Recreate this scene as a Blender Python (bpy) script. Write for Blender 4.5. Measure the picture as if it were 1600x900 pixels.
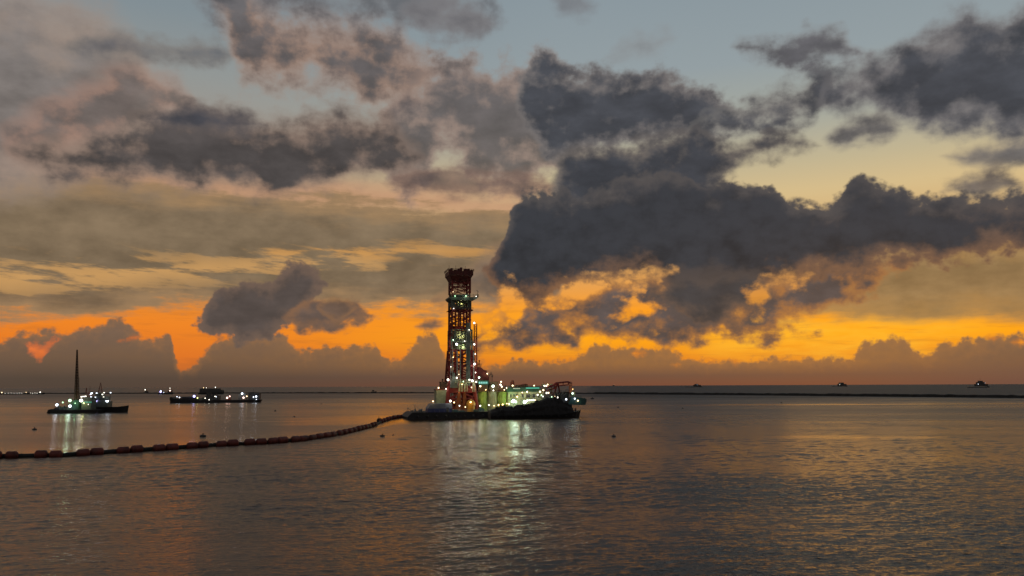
import bpy, bmesh, math, random
from mathutils import Vector, Matrix
R = math.radians
rnd = random.Random(7)
for o in list(bpy.data.objects): bpy.data.objects.remove(o)
scn = bpy.context.scene
col = scn.collection

# ------------------------------------------------------------------ camera
F = 1232.0                       # focal length in photo pixels (1600 wide)
PITCH, ROLL, CAM_H = 7.08, 0.23, 15.0
cd = bpy.data.cameras.new('camera'); cam = bpy.data.objects.new('camera', cd); col.objects.link(cam)
cd.sensor_width = 36.0; cd.lens = F/1600*36.0
cd.clip_start = 0.5; cd.clip_end = 200000
CM = Matrix.Rotation(R(90+PITCH), 3, 'X') @ Matrix.Rotation(-R(ROLL), 3, 'Z')
cam.matrix_world = Matrix.Translation((0, 0, CAM_H)) @ CM.to_4x4()
scn.camera = cam
CAMP = Vector((0, 0, CAM_H))
def ray(px, py):
    return (CM @ Vector(((px-800)/F, (450-py)/F, -1.0))).normalized()
def sea(px, py):                 # point of the water seen at a photo pixel
    d = ray(px, py); t = -CAM_H/d.z
    return CAMP + d*t
def azel(px, py):
    d = ray(px, py)
    return math.atan2(d.x, d.y)*F/100, math.asin(d.z)*F/100     # unit: about 100 px of the photo

scn.view_settings.view_transform = 'Standard'
scn.view_settings.look = 'None'
scn.view_settings.exposure = 0.0
scn.view_settings.gamma = 1.0
scn.view_settings.use_curve_mapping = False

def lin(c):
    return tuple(((x/255)/12.92 if x/255 <= .04045 else ((x/255+.055)/1.055)**2.4) for x in c[:3])

# ------------------------------------------------------------------ node expression helper
class G:
    def __init__(s, nt): s.nt = nt
    def new(s, t, **k):
        n = s.nt.nodes.new(t)
        for a, b in k.items(): setattr(n, a, b)
        return n
    def put(s, sock, v):
        if isinstance(v, E): s.nt.links.new(v.s, sock)
        elif isinstance(v, bpy.types.NodeSocket): s.nt.links.new(v, sock)
        else: sock.default_value = v
    def math(s, op, *a):
        n = s.new('ShaderNodeMath', operation=op)
        for i, v in enumerate(a): s.put(n.inputs[i], v)
        return E(s, n.outputs[0])
    def xyz(s, x, y, z=0.0):
        n = s.new('ShaderNodeCombineXYZ')
        s.put(n.inputs[0], x); s.put(n.inputs[1], y); s.put(n.inputs[2], z)
        return E(s, n.outputs[0])
    def ss(s, v, a, b):          # smoothstep from a to b
        n = s.new('ShaderNodeMapRange', interpolation_type='SMOOTHSTEP')
        s.put(n.inputs['Value'], v); s.put(n.inputs['From Min'], a); s.put(n.inputs['From Max'], b)
        return E(s, n.outputs['Result'])
    def noise(s, vec, scale, detail=4, rough=.55, w=0, lac=2.0, dist=0.0):
        n = s.new('ShaderNodeTexNoise', noise_dimensions='3D')
        s.put(n.inputs['Vector'], vec); n.inputs['Scale'].default_value = scale
        n.inputs['Detail'].default_value = detail; n.inputs['Roughness'].default_value = rough
        n.inputs['Lacunarity'].default_value = lac; n.inputs['Distortion'].default_value = dist
        return E(s, n.outputs['Fac']) - .5
    def voro(s, vec, scale, detail=2, rough=.5, smooth=.4):
        n = s.new('ShaderNodeTexVoronoi', voronoi_dimensions='2D', feature='SMOOTH_F1')
        s.put(n.inputs['Vector'], vec); n.inputs['Scale'].default_value = scale
        n.inputs['Detail'].default_value = detail; n.inputs['Roughness'].default_value = rough
        n.inputs['Smoothness'].default_value = smooth
        n.normalize = True
        return E(s, n.outputs['Distance'])
    def mix(s, f, a, b, mode='MIX'):
        n = s.new('ShaderNodeMix', data_type='RGBA', blend_type=mode)
        s.put(n.inputs[0], f)
        for i, v in ((6, a), (7, b)):
            s.put(n.inputs[i], tuple(v)+(1,) if isinstance(v, tuple) and len(v) == 3 else v)
        return E(s, n.outputs[2])
    def ramp(s, v, stops, lo, hi):     # stops: (value, srgb)
        n = s.new('ShaderNodeValToRGB'); cr = n.color_ramp
        s.put(n.inputs[0], (v-lo)*(1/(hi-lo)))
        st = sorted(stops)
        while len(cr.elements) < len(st): cr.elements.new(.5)
        for e, (p, c) in zip(cr.elements, st): e.position = min(1, max(0, (p-lo)/(hi-lo)))
        for e, (p, c) in zip(cr.elements, st): e.color = lin(c)+(1,)
        return E(s, n.outputs[0])
    def curve(s, v, pts, lo, hi, olo=-3., ohi=12.):
        n = s.new('ShaderNodeFloatCurve'); m = n.mapping; m.extend = 'HORIZONTAL'
        s.put(n.inputs['Value'], (v-lo)*(1/(hi-lo)))
        c = m.curves[0]
        pts = sorted(pts); q = [((a-lo)/(hi-lo), (b-olo)/(ohi-olo)) for a, b in pts]
        q = [(min(1, max(0, a)), min(1, max(0, b))) for a, b in q]
        c.points[0].location = q[0]; c.points[1].location = q[-1]
        for p in q[1:-1]: c.points.new(*p)
        for p in c.points: p.handle_type = 'AUTO_CLAMPED'
        m.update()
        return E(s, n.outputs[0])*(ohi-olo)+olo
class E:
    def __init__(s, g, sock): s.g = g; s.s = sock
    def __add__(s, o): return s.g.math('ADD', s, o)
    __radd__ = __add__
    def __sub__(s, o): return s.g.math('SUBTRACT', s, o)
    def __rsub__(s, o): return s.g.math('SUBTRACT', o, s)
    def __mul__(s, o): return s.g.math('MULTIPLY', s, o)
    __rmul__ = __mul__
    def min(s, o): return s.g.math('MINIMUM', s, o)
    def max(s, o): return s.g.math('MAXIMUM', s, o)

# ------------------------------------------------------------------ world: the dusk sky with its cloud layers,
# laid out by compass direction and elevation (azimuth U, elevation V)
w = bpy.data.worlds.new('World'); scn.world = w; w.use_nodes = True
nt = w.node_tree; nt.nodes.clear(); g = G(nt)
out = g.new('ShaderNodeOutputWorld'); bg = g.new('ShaderNodeBackground')
nt.links.new(bg.outputs[0], out.inputs[0])
tc = g.new('ShaderNodeTexCoord'); sp = g.new('ShaderNodeSeparateXYZ')
nt.links.new(tc.outputs['Generated'], sp.inputs[0])
dx, dy, dz = (E(g, sp.outputs[i]) for i in range(3))
U = g.math('ARCTAN2', dx, dy)*(F/100)
V = g.math('ARCSINE', dz)*(F/100)
ULO, UHI = -9.2, 9.2
P = g.xyz(U, V, 0.0)
nA = g.noise(P, 1.15, 5, .58)                                    # broad billows
nB = g.noise(g.xyz(U+31.7, V*1.5, 3.3), 2.4, 5, .52)             # ragged edges
nC = g.noise(g.xyz(U*0.45, V*2.2+11, 7.7), 1.6, 5, .6)          # streaks drawn along the horizon
nD = g.noise(g.xyz(U+7.0, V+70.0, 1.0), 7.0, 4, .6)             # fine puffs
vor = g.voro(g.xyz(U+nB*.25, V*1.15+nA*.25, 0.0), 2.6, 3, .55)  # cauliflower heads
puff = .42 - vor
vor2 = g.voro(g.xyz(U+nB*.12+3, V*1.1+9, 0.0), 7.0, 2, .5, .25)
puff2 = .42 - vor2
nT = g.noise(g.xyz(U*.8+17, V*1.5+4, 8.), 2.0, 5, .55)     # light and dark within a cloud
wU = U + g.noise(g.xyz(U, V+40., 5.), .8, 3, .5)*.5
wV = V + g.noise(g.xyz(U+50., V*1.3, 9.), 1.0, 3, .5)*.22

def v_of(py, px=800): return azel(px, py)[1]
def u_of(px, py=450): return azel(px, py)[0]
# clear sky behind everything
base_r = g.ramp(V, [(v_of(606), (150, 95, 55)), (v_of(565), (230, 135, 35)), (v_of(530), (255, 165, 22)), (v_of(490), (253, 158, 30)),
                    (v_of(450), (232, 160, 78)), (v_of(400), (214, 165, 100)), (v_of(320), (214, 188, 138)), (v_of(275), (194, 180, 145)),
                    (v_of(210), (166, 168, 156)), (v_of(120), (147, 158, 162)), (v_of(0), (138, 151, 158)), (v_of(-300), (120, 132, 142)), (11., (110, 110, 112)), (19., (84, 82, 84))], -1, 20)
base_l = g.ramp(V, [(v_of(606), (120, 80, 55)), (v_of(565), (222, 115, 40)), (v_of(510), (240, 134, 38)), (v_of(470), (222, 136, 52)),
                    (v_of(440), (200, 150, 88)), (v_of(380), (196, 155, 98)), (v_of(310), (186, 148, 112)), (v_of(240), (160, 150, 138)),
                    (v_of(150), (146, 150, 148)), (v_of(60), (130, 142, 148)), (v_of(-300), (112, 120, 128)), (11., (104, 104, 106)), (19., (84, 82, 84))], -1, 20)
sky = clear = g.mix(g.ss(U, u_of(250), u_of(950)), base_l, base_r)

def profile(pts, flare):
    q = [azel(*p) for p in pts]
    return q
def cloud(sky, top, bot, edge, core, noise=((0, .0),), soft=.25, core_w=.8, alpha=1.0, texture=.25, u=None, v=None, grow=0.13, under=None):
    """one cloud or bank between two outlines; edge / core colours; returns the sky with it in front"""
    u = u or wU; v = v or wV
    t = [azel(*p) for p in top]; b = [azel(*p) for p in bot]
    ends = []
    for k, sgn in ((0, -1), (-1, 1)):
        m = (t[k][1]+b[k][1])/2
        inside = top[k][0] < -100 if sgn < 0 else top[k][0] > 1700
        if not inside:
            ends.append((k, sgn, m))
    tt, bb = list(t), list(b)
    for k, sgn, m in ends:
        tt.append((t[k][0]+sgn*.45, m-.55)); bb.append((b[k][0]+sgn*.45, m+.55))
    T = g.curve(u, tt, ULO, UHI); B = g.curve(u, bb, ULO, UHI)
    d = (T-v).min((v-B)*(1.0 if under is None else under)) + grow
    for n, a in noise: d = d + n*a
    al = g.ss(d, -soft*.35, soft)
    if isinstance(core, tuple): core = g.mix(g.ss(nT + (v-B)*.10, -.25, .45), lin(tuple(x*.88 for x in core)), lin(tuple(x*1.20 for x in core)))
    if alpha != 1: al = al*alpha
    cc = g.ss(d+nA*texture*2+nB*texture, 0.0, core_w)
    c = g.mix(cc, lin(edge) if isinstance(edge, tuple) else edge, lin(core) if isinstance(core, tuple) else core)
    return g.mix(al, sky, c)

# hot spots and thin smoky streaks in the lit band
hot = (1.0-g.ss(g.math('ABSOLUTE', U-u_of(1290)), .6, 2.6))*g.ss(nC, -.25, .2)*g.ss(V, v_of(590), v_of(545))*(1.0-g.ss(V, v_of(520), v_of(460)))
sky = g.mix(hot*.7, sky, lin((255, 196, 58)))
hot2 = (1.0-g.ss(g.math('ABSOLUTE', U-u_of(830)), .3, 1.6))*g.ss(nC, -.2, .2)*g.ss(V, v_of(570), v_of(540))*(1.0-g.ss(V, v_of(540), v_of(450)))
sky = g.mix(hot2*.5, sky, lin((255, 178, 44)))
smk = g.ss(g.noise(g.xyz(U*.5, V*4.5+3, 2.2), 2.4, 5, .6), .0, .2)*(1.0-g.ss(V, v_of(500), v_of(440)))
sky = clear = g.mix(smk*.45, sky, g.mix(.5, sky, lin((150, 92, 50))))
# --- thin layers
sky = cloud(sky, [(-400, 200), (0, 215), (300, 270), (600, 292), (820, 300), (900, 320)], [(-400, 300), (0, 300), (300, 315), (600, 330), (800, 345), (900, 350)],
            (196, 150, 118), (190, 142, 108), ((nC, .5), (nA, .3)), soft=.3, alpha=.8)
sky = cloud(sky, [(-400, 272), (0, 278), (200, 292), (400, 312), (600, 322), (800, 335), (860, 350)], [(-400, 500), (0, 490), (150, 486), (260, 474), (400, 466), (560, 474), (700, 474), (800, 462), (860, 452)],
            (156, 126, 92), (116, 100, 80), ((nC, 1.1), (nD, .12)), soft=.16, core_w=.5, alpha=.96, texture=.2)
sky = cloud(sky, [(1120, 470), (1230, 420), (1330, 384), (1450, 380), (1600, 372), (1900, 350)], [(1120, 480), (1250, 496), (1370, 488), (1450, 492), (1530, 484), (1600, 492), (1900, 500)],
            (170, 130, 78), (138, 113, 78), ((nC, .5), (nB, .25)), soft=.2, core_w=.5, alpha=.95, texture=.2)
# gaps of lit cloud in the left-hand sheet
def streaks(sky, top, bot, c1, n1, amp, thr, al):
    t = [azel(*p) for p in top]; b = [azel(*p) for p in bot]
    T = g.curve(wU, t+[(t[0][0]-.8, b[0][1]-.4), (t[-1][0]+.8, b[-1][1]-.4)], ULO, UHI); B = g.curve(wU, b, ULO, UHI)
    m = g.ss((T-wV).min(wV-B), -.1, .45)
    f = g.ss(m*.55 + n1*amp, thr, thr+.28)*m
    return g.mix(f*al, sky, lin(c1))
nS = g.noise(g.xyz(U*0.32+3, V*1.9+U*.12+5, 2.7), 2.3, 5, .66)
sky = streaks(sky, [(-300, 385), (100, 385), (300, 380), (560, 378)], [(-300, 480), (100, 478), (300, 460), (560, 440)], (208, 158, 96), nS, 2.2, .22, .85)
sky = streaks(sky, [(440, 365), (560, 365), (700, 368), (790, 375)], [(440, 415), (560, 418), (700, 420), (790, 415)], (222, 160, 84), nS, 1.8, .22, .85)

# --- high, soft, reddish and grey cloud, upper left
sky = cloud(sky, [(-500, 20), (0, 20), (120, 25), (200, 60), (225, 110), (235, 128)], [(-500, 300), (0, 290), (100, 270), (180, 200), (220, 140), (235, 132)],
            (156, 138, 126), (114, 107, 104), ((nA, .9), (nC, .4)), soft=.5, core_w=1.1, alpha=.92, texture=.7, grow=.3)
sky = cloud(sky, [(40, 190), (120, 150), (200, 120), (270, 140), (285, 155)], [(40, 235), (120, 220), (200, 190), (270, 165), (285, 160)],
            (162, 128, 112), (106, 96, 92), ((nB, .5), (nA, .4)), soft=.35, core_w=.5, alpha=.85, texture=.5, grow=.25)
sky = cloud(sky, [(130, 72), (200, 62), (270, 76), (335, 76), (350, 84)], [(130, 80), (200, 84), (270, 84), (335, 94), (350, 90)],
            (124, 118, 114), (94, 94, 98), ((nB, .45),), soft=.16, core_w=.3, alpha=.8)
sky = cloud(sky, [(350, -60), (400, 5), (450, 35), (520, 40), (600, 60), (650, 85), (672, 110)], [(350, 30), (380, 110), (430, 125), (520, 120), (580, 165), (640, 165), (672, 125)],
            (158, 130, 114), (94, 88, 88), ((nA, 1.3), (nB, .8)), soft=.4, core_w=.7, alpha=.95, texture=.6, grow=.2)
sky = cloud(sky, [(330, -200), (500, -180), (640, -60), (700, 0), (760, 25)], [(330, 5), (450, 10), (560, 8), (700, 45), (760, 40)],
            (120, 118, 120), (92, 92, 96), ((nA, 1.2), (nB, .8)), soft=.4, core_w=.7, alpha=.8, texture=.5, grow=.2)
sky = cloud(sky, [(590, 190), (640, 120), (700, 96), (780, 92), (850, 100), (900, 130)], [(590, 240), (640, 300), (700, 250), (760, 300), (840, 295), (900, 260)],
            (146, 126, 116), (90, 84, 84), ((nA, 1.6), (nB, 1.0)), soft=.34, core_w=.8, alpha=.92, texture=.7, grow=.08)
# the long flat-based bank
sky = cloud(sky, [(45, 225), (110, 222), (200, 215), (260, 180), (330, 168), (390, 195), (450, 190), (520, 180), (590, 188), (640, 232)], [(45, 258), (110, 275), (200, 282), (300, 292), (400, 290), (500, 288), (580, 272), (640, 258)],
            (138, 118, 106), (76, 71, 70), ((nA, .7), (nB, .6)), soft=.34, core_w=.55, texture=.5, under=1.2, grow=.17)
sky = cloud(sky, [(240, 185), (270, 168), (320, 168), (360, 182), (395, 190)], [(240, 190), (270, 200), (320, 205), (360, 208), (395, 196)],
            (100, 92, 90), (68, 68, 74), ((nB, .5),), soft=.2, core_w=.4)
sky = cloud(sky, [(620, 284), (700, 270), (780, 276), (860, 292)], [(620, 290), (700, 298), (780, 300), (860, 298)],
            (140, 112, 98), (98, 84, 80), ((nB, .5), (nC, .3)), soft=.2, core_w=.4, alpha=.85)
# right: slate clouds over the clear sky
sky = cloud(sky, [(840, 100), (870, 118), (930, 110), (985, 125), (1040, 116), (1085, 135), (1130, 162), (1160, 175)], [(840, 215), (870, 245), (930, 235), (985, 220), (1040, 210), (1085, 210), (1130, 200), (1160, 182)],
            (120, 114, 112), (68, 70, 76), ((nA, .9), (nB, .75), (puff2, .15)), soft=.22, core_w=.5, texture=.4, grow=.12)
sky = cloud(sky, [(1100, 195), (1150, 165), (1200, 140), (1240, 136), (1285, 125)], [(1100, 208), (1150, 206), (1200, 200), (1240, 190), (1285, 150)],
            (128, 124, 120), (76, 77, 82), ((nA, .8), (nB, .7)), soft=.26, core_w=.4, texture=.4)
sky = cloud(sky, [(1170, 70), (1225, 80), (1260, 56), (1300, 52), (1345, 76)], [(1170, 82), (1225, 94), (1260, 96), (1300, 88), (1345, 84)],
            (134, 134, 134), (90, 88, 92), ((nB, .6), (nA, .3)), soft=.22, core_w=.35, alpha=.95)
sky = cloud(sky, [(960, 80), (1000, 60), (1040, 58)], [(960, 86), (1000, 82), (1040, 68)], (140, 144, 146), (112, 116, 120), ((nB, .5),), soft=.25, alpha=.75)
sky = cloud(sky, [(860, -20), (880, -5), (915, 5)], [(860, 5), (880, 18), (915, 14)], (124, 126, 130), (92, 94, 100), ((nB, .5),), soft=.25, alpha=.8)
sky = cloud(sky, [(640, 10), (690, 2), (740, 5), (760, 30)], [(640, 30), (690, 50), (740, 45), (760, 35)], (124, 122, 124), (90, 90, 96), ((nB, .6),), soft=.25, alpha=.9)
sky = cloud(sky, [(1300, 150), (1340, 110), (1400, 95), (1440, 55), (1500, 36), (1560, 45), (1620, 30), (1720, 0), (1900, -40)], [(1300, 155), (1340, 150), (1400, 175), (1440, 185), (1500, 195), (1560, 200), (1620, 205), (1720, 200), (1900, 220)],
            (122, 118, 118), (68, 70, 76), ((nA, 1.0), (nB, .5)), soft=.3, core_w=.6, texture=.4, grow=.22)
sky = cloud(sky, [(1300, 212), (1340, 194), (1380, 196), (1400, 200)], [(1300, 218), (1340, 220), (1380, 212), (1400, 206)], (130, 124, 118), (90, 88, 88), ((nB, .5),), soft=.2, core_w=.3)
sky = cloud(sky, [(1500, 242), (1550, 236), (1600, 236), (1640, 238)], [(1500, 244), (1550, 250), (1600, 248), (1640, 244)], (140, 130, 118), (104, 100, 98), ((nB, .35),), soft=.16, core_w=.3)
sky = cloud(sky, [(1490, 290), (1530, 268), (1565, 272), (1590, 285)], [(1490, 294), (1530, 295), (1565, 298), (1590, 292)], (150, 134, 112), (112, 102, 94), ((nB, .7),), soft=.22, core_w=.3)
sky = cloud(sky, [(880, 240), (960, 228), (1080, 212), (1150, 222), (1230, 210), (1262, 226)], [(880, 320), (960, 320), (1080, 330), (1110, 300), (1200, 245), (1262, 232)],
            (112, 104, 98), (60, 62, 68), ((nA, .6), (nB, .5)), soft=.2, core_w=.4, texture=.3, grow=.06)
# left-hand cumulus in front of the orange
sky_mid = sky
bank_noise = ((puff, .55), (nB, .3), (nD, .1))
# low distant banks over the horizon (cauliflower tops)
bank_c = g.mix(g.ss(U, u_of(100), u_of(950)),
               g.ramp(V, [(v_of(606), (82, 68, 58)), (v_of(590), (84, 70, 59)), (v_of(560), (116, 90, 69)), (v_of(525), (122, 98, 80))], -1, 3),
               g.ramp(V, [(v_of(603), (116, 74, 56)), (v_of(588), (112, 80, 62)), (v_of(570), (150, 104, 62)), (v_of(540), (158, 112, 66))], -1, 3))
bank_c = g.mix(g.ss(U, u_of(1250), u_of(1650)), bank_c, g.ramp(V, [(v_of(600), (106, 76, 64)), (v_of(570), (122, 90, 66)), (v_of(530), (132, 102, 74))], -1, 3))
def bank(sky, tops, c, amp=1.0, soft=.05, al=1.0):
    q = [azel(*p) for p in tops]
    T = g.curve(U, q, ULO, UHI)
    d = T-V + puff*(.20*amp) + puff2*(.25*amp) + nB*(.10*amp) + nD*(.09*amp)
    c = g.mix((1.0-g.ss(d+nB*.3, .0, .34))*.42, c, lin((176, 118, 66)))
    c = g.mix(g.ss(nT+puff2*.5, -.3, .5)*.35, c, lin((98, 82, 73)))
    return g.mix(g.ss(d-.10, -soft, soft)*al, sky, c)
sky = bank(sky, [(-500, 505), (0, 527), (30, 514), (60, 512), (100, 517), (120, 509), (150, 507), (178, 494), (200, 502), (215, 517), (245, 527), (260, 520), (270, 527), (277, 566), (284, 572), (318, 552), (332, 530), (380, 515), (440, 516), (447, 518), (460, 540), (490, 544), (505, 537),
                 (588, 537), (594, 552), (615, 559), (628, 556), (636, 547), (644, 533), (652, 525), (662, 517), (674, 516), (684, 522), (689, 533), (692, 549), (702, 556), (770, 566), (810, 559), (850, 561), (885, 562), (915, 544), (928, 536), (982, 540), (1041, 540), (1065, 553), (1120, 560), (1160, 558), (1240, 556), (1335, 556), (1345, 534), (1374, 526), (1406, 522), (1425, 533), (1435, 547), (1455, 549), (1471, 533), (1492, 528), (1530, 526), (1600, 515), (2000, 500)], bank_c)
sky = cloud(sky, [(38, 536), (60, 532), (80, 530), (94, 530)], [(38, 540), (52, 560), (66, 566), (78, 545), (94, 532)], (190, 104, 64), (216, 112, 56), ((nB, .3), (nD, .2)), soft=.06, core_w=.12, u=U, v=V, grow=0)
sky = cloud(sky, [(196, 526), (206, 522)], [(196, 534), (206, 534)], (170, 100, 62), (206, 112, 56), ((nB, .2), (nD, .2)), soft=.06, core_w=.12, u=U, v=V, grow=0)
for hx, hy, hw, hh in ((1110, 562, 9, 5), (1148, 564, 10, 4), (1054, 570, 5, 2), (1553, 528, 8, 6), (1590, 536, 8, 7), (1000, 552, 8, 3)):
    sky = cloud(sky, [(hx-hw, hy-hh*.3), (hx, hy-hh), (hx+hw, hy-hh*.6)], [(hx-hw, hy), (hx, hy+hh), (hx+hw, hy+hh*.3)], (206, 122, 46), (240, 146, 34), ((nB, .2), (nD, .15)), soft=.08, core_w=.12, u=U, v=V, grow=.02)
# warm haze low over the horizon
sky = g.mix(g.ss(V, v_of(575), v_of(602)), sky, bank_c)
# small cumulus and the great slate cloud
sky = cloud(sky, [(318, 500), (335, 470), (370, 452), (392, 445), (420, 450), (440, 428), (462, 418), (488, 426), (500, 440)], [(318, 512), (335, 520), (370, 523), (392, 523), (420, 520), (440, 508), (462, 500), (488, 460), (500, 446)],
            (112, 92, 80), (84, 74, 70), ((puff, .45), (puff2, .2), (nB, .25), (nD, .08)), soft=.08, core_w=.35, u=U, v=V, grow=.04)
sky = cloud(sky, [(462, 492), (480, 482), (505, 486), (530, 484), (560, 488)], [(462, 500), (480, 503), (505, 503), (530, 498), (560, 496)],
            (132, 98, 74), (98, 82, 74), ((puff, .3), (nB, .45)), soft=.1, core_w=.25, u=U, v=V)
sky = cloud(sky, [(512, 478), (522, 470), (538, 474)], [(512, 486), (522, 490), (538, 488)], (150, 108, 72), (110, 88, 74), ((nB, .5),), soft=.1, core_w=.25, u=U, v=V, alpha=.8)
sky = cloud(sky, [(672, 470), (684, 452), (700, 448), (720, 450)], [(672, 476), (684, 486), (700, 480), (720, 470)], (150, 114, 82), (112, 92, 78), ((nB, .5),), soft=.12, core_w=.3, u=U, v=V, alpha=.8, grow=-.03)
sky = cloud(sky, [(654, 508), (670, 502), (688, 504)], [(654, 512), (670, 516), (688, 516)], (138, 102, 76), (108, 88, 76), ((nB, .4),), soft=.1, core_w=.25, u=U, v=V, grow=0)
hv = g.ss(V, v_of(470), v_of(350))
low_e = g.mix(hv, lin((132, 94, 66)), lin((82, 78, 78)))
low_e2 = g.mix(hv, lin((168, 112, 62)), lin((110, 94, 84)))
low_c = g.mix(g.ss(nT + hv*.25 + puff*.9 + nB*.3, -.25, .55), lin((40, 41, 45)), lin((58, 60, 66)))
# soft brown shoulder left of the great cloud
sky = cloud(sky, [(735, 430), (760, 400), (800, 380), (850, 400)], [(735, 445), (760, 470), (800, 500), (850, 500)], (146, 118, 92), (112, 96, 84), ((nA, .6), (nB, .4)), soft=.3, core_w=.5, alpha=.9)
sky = cloud(sky, [(745, 540), (775, 505), (820, 478), (900, 470), (960, 455), (1060, 430), (1150, 440), (1240, 420), (1330, 415), (1400, 410)],
            [(745, 545), (775, 543), (820, 530), (900, 520), (960, 530), (1000, 528), (1060, 532), (1150, 510), (1190, 520), (1240, 498), (1330, 455), (1400, 425)],
            low_e2, (86, 76, 74), ((nA, 1.2), (nB, .9), (puff, .25)), soft=.2, core_w=.45, texture=.3)
sky = cloud(sky, [(778, 410), (800, 345), (835, 308), (880, 308), (895, 330), (950, 305), (1020, 275), (1080, 280), (1108, 315), (1140, 295), (1210, 300), (1240, 330), (1300, 325), (1350, 292), (1400, 312), (1480, 318), (1540, 312), (1570, 318), (1720, 325), (1900, 300)],
            [(778, 430), (800, 455), (835, 470), (880, 440), (950, 428), (1020, 425), (1060, 470), (1110, 490), (1160, 480), (1200, 440), (1240, 425), (1300, 410), (1350, 402), (1400, 395), (1480, 395), (1540, 385), (1570, 375), (1720, 368), (1900, 370)],
            low_e, low_c, ((nA, .5), (nB, .4), (puff, .4), (puff2, .2)), soft=.11, core_w=.42, texture=.25, under=.9, grow=.09)
sky = cloud(sky, [(1030, 440), (1080, 430), (1150, 430), (1190, 440)], [(1030, 470), (1080, 492), (1150, 492), (1190, 470)], (90, 78, 72), (62, 60, 62), ((nA, .7), (nB, .5)), soft=.25, core_w=.4)
# gaps through the slate cloud where the lit sky behind shows
def gap(sky, top, bot, al=1.0, soft=.22, grow=.05):
    return cloud(sky, top, bot, clear_e, clear, ((nA, .7), (nB, 1.25), (nD, .25)), soft=soft, core_w=.3, u=U, v=V, grow=grow, alpha=al)
clear_e = g.mix(.35, clear, lin((120, 92, 74)))
sky = gap(sky, [(752, 500), (764, 474), (778, 454), (800, 448), (808, 452), (822, 470)], [(752, 518), (762, 530), (775, 518), (800, 510), (812, 500), (822, 486)])
sky = gap(sky, [(855, 460), (865, 455), (874, 458)], [(855, 472), (865, 474), (874, 476)], grow=.03)
sky = gap(sky, [(882, 446), (930, 434), (980, 428), (1035, 424)], [(882, 458), (930, 452), (980, 445), (1035, 436)], al=.85)
sky = gap(sky, [(966, 482), (980, 476), (992, 478)], [(966, 498), (980, 496), (992, 488)], grow=.0, al=.85)
sky = gap(sky, [(1000, 474), (1015, 468), (1033, 474)], [(1000, 488), (1015, 502), (1033, 490)], grow=.04)
sky = gap(sky, [(1168, 462), (1185, 448), (1202, 440), (1250, 430)], [(1168, 480), (1185, 482), (1202, 462), (1250, 442)], al=.75)
# loose cloud over the parts of the sky outside the photograph
far = g.ss(g.math('ABSOLUTE', U), 9.3, 11.5).max(g.ss(V, 6.6, 8.0))
sky = g.mix(far*g.ss(g.noise(g.xyz(dx, dy, dz*2.5), 3.0, 6, .6), -.02, .12)*.85, sky, lin((100, 90, 84)))
# below the horizon
sky = g.mix(g.ss(V, -.02, -.3), sky, lin((88, 74, 62)))
# the clear air itself, from the Sky Texture with the sun just at the horizon
nish = g.new('ShaderNodeTexSky', sky_type='NISHITA')
SUN_U = azel(1330, 520)
SUN_AZ = SUN_U[0]*100/F; SUN_EL = R(2.2)
nish.sun_disc = False; nish.sun_elevation = SUN_EL; nish.sun_rotation = SUN_AZ
add = g.mix(.0012, sky, nish.outputs[0], 'ADD')
nt.links.new(add.s, bg.inputs[0])
bg.inputs[1].default_value = 1.0
w.cycles.sampling_method = 'MANUAL'; w.cycles.sample_map_resolution = 512

sd = bpy.data.lights.new('sun', 'SUN'); sun = bpy.data.objects.new('sun', sd); col.objects.link(sun)
sd.energy = 0.006; sd.angle = R(9); sd.color = (1, .55, .22)
sdir = Vector((math.sin(SUN_AZ)*math.cos(SUN_EL), math.cos(SUN_AZ)*math.cos(SUN_EL), math.sin(SUN_EL)))
sun.rotation_euler = sdir.to_track_quat('Z', 'Y').to_euler()

WAVE = .021
LAMP_E = 3.5
LAMP_P = 150.0
# ------------------------------------------------------------------ materials
def mat(name, c, rough=.6, metal=0.0, vary=.25, scale=.6, emit=None, strength=0.0):
    m = bpy.data.materials.new(name); m.use_nodes = True
    t = m.node_tree; t.nodes.clear(); q = G(t)
    o = q.new('ShaderNodeOutputMaterial'); b = q.new('ShaderNodeBsdfPrincipled')
    t.links.new(b.outputs[0], o.inputs[0])
    tcn = q.new('ShaderNodeTexCoord')
    n = q.noise(tcn.outputs['Object'], scale, 5, .65)
    c2 = tuple(x*(1-vary) for x in c); c3 = tuple(min(1, x*(1+vary)) for x in c)
    t.links.new(q.mix(q.ss(n, -.18, .18), c2, c3).s, b.inputs['Base Color'])
    b.inputs['Roughness'].default_value = rough; b.inputs['Metallic'].default_value = metal
    if emit:
        b.inputs['Emission Color'].default_value = tuple(emit)+(1,); b.inputs['Emission Strength'].default_value = strength
    return m
# ------------------------------------------------------------------ water
def tag(o, label=None, cat=None, group=None, kind=None):
    if label: o['label'] = label
    if cat: o['category'] = cat
    if group: o['group'] = group
    if kind: o['kind'] = kind
    return o
wm = bpy.data.materials.new('sea_water'); wm.use_nodes = True
t = wm.node_tree; t.nodes.clear(); q = G(t)
o_ = q.new('ShaderNodeOutputMaterial'); b_ = q.new('ShaderNodeBsdfPrincipled'); t.links.new(b_.outputs[0], o_.inputs[0])
geo = q.new('ShaderNodeNewGeometry'); sx = q.new('ShaderNodeSeparateXYZ'); t.links.new(geo.outputs['Position'], sx.inputs[0])
X, Y = E(q, sx.outputs[0]), E(q, sx.outputs[1])
b_.inputs['Base Color'].default_value = lin((52, 41, 30))+(1,)
b_.inputs['IOR'].default_value = 1.45
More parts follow.
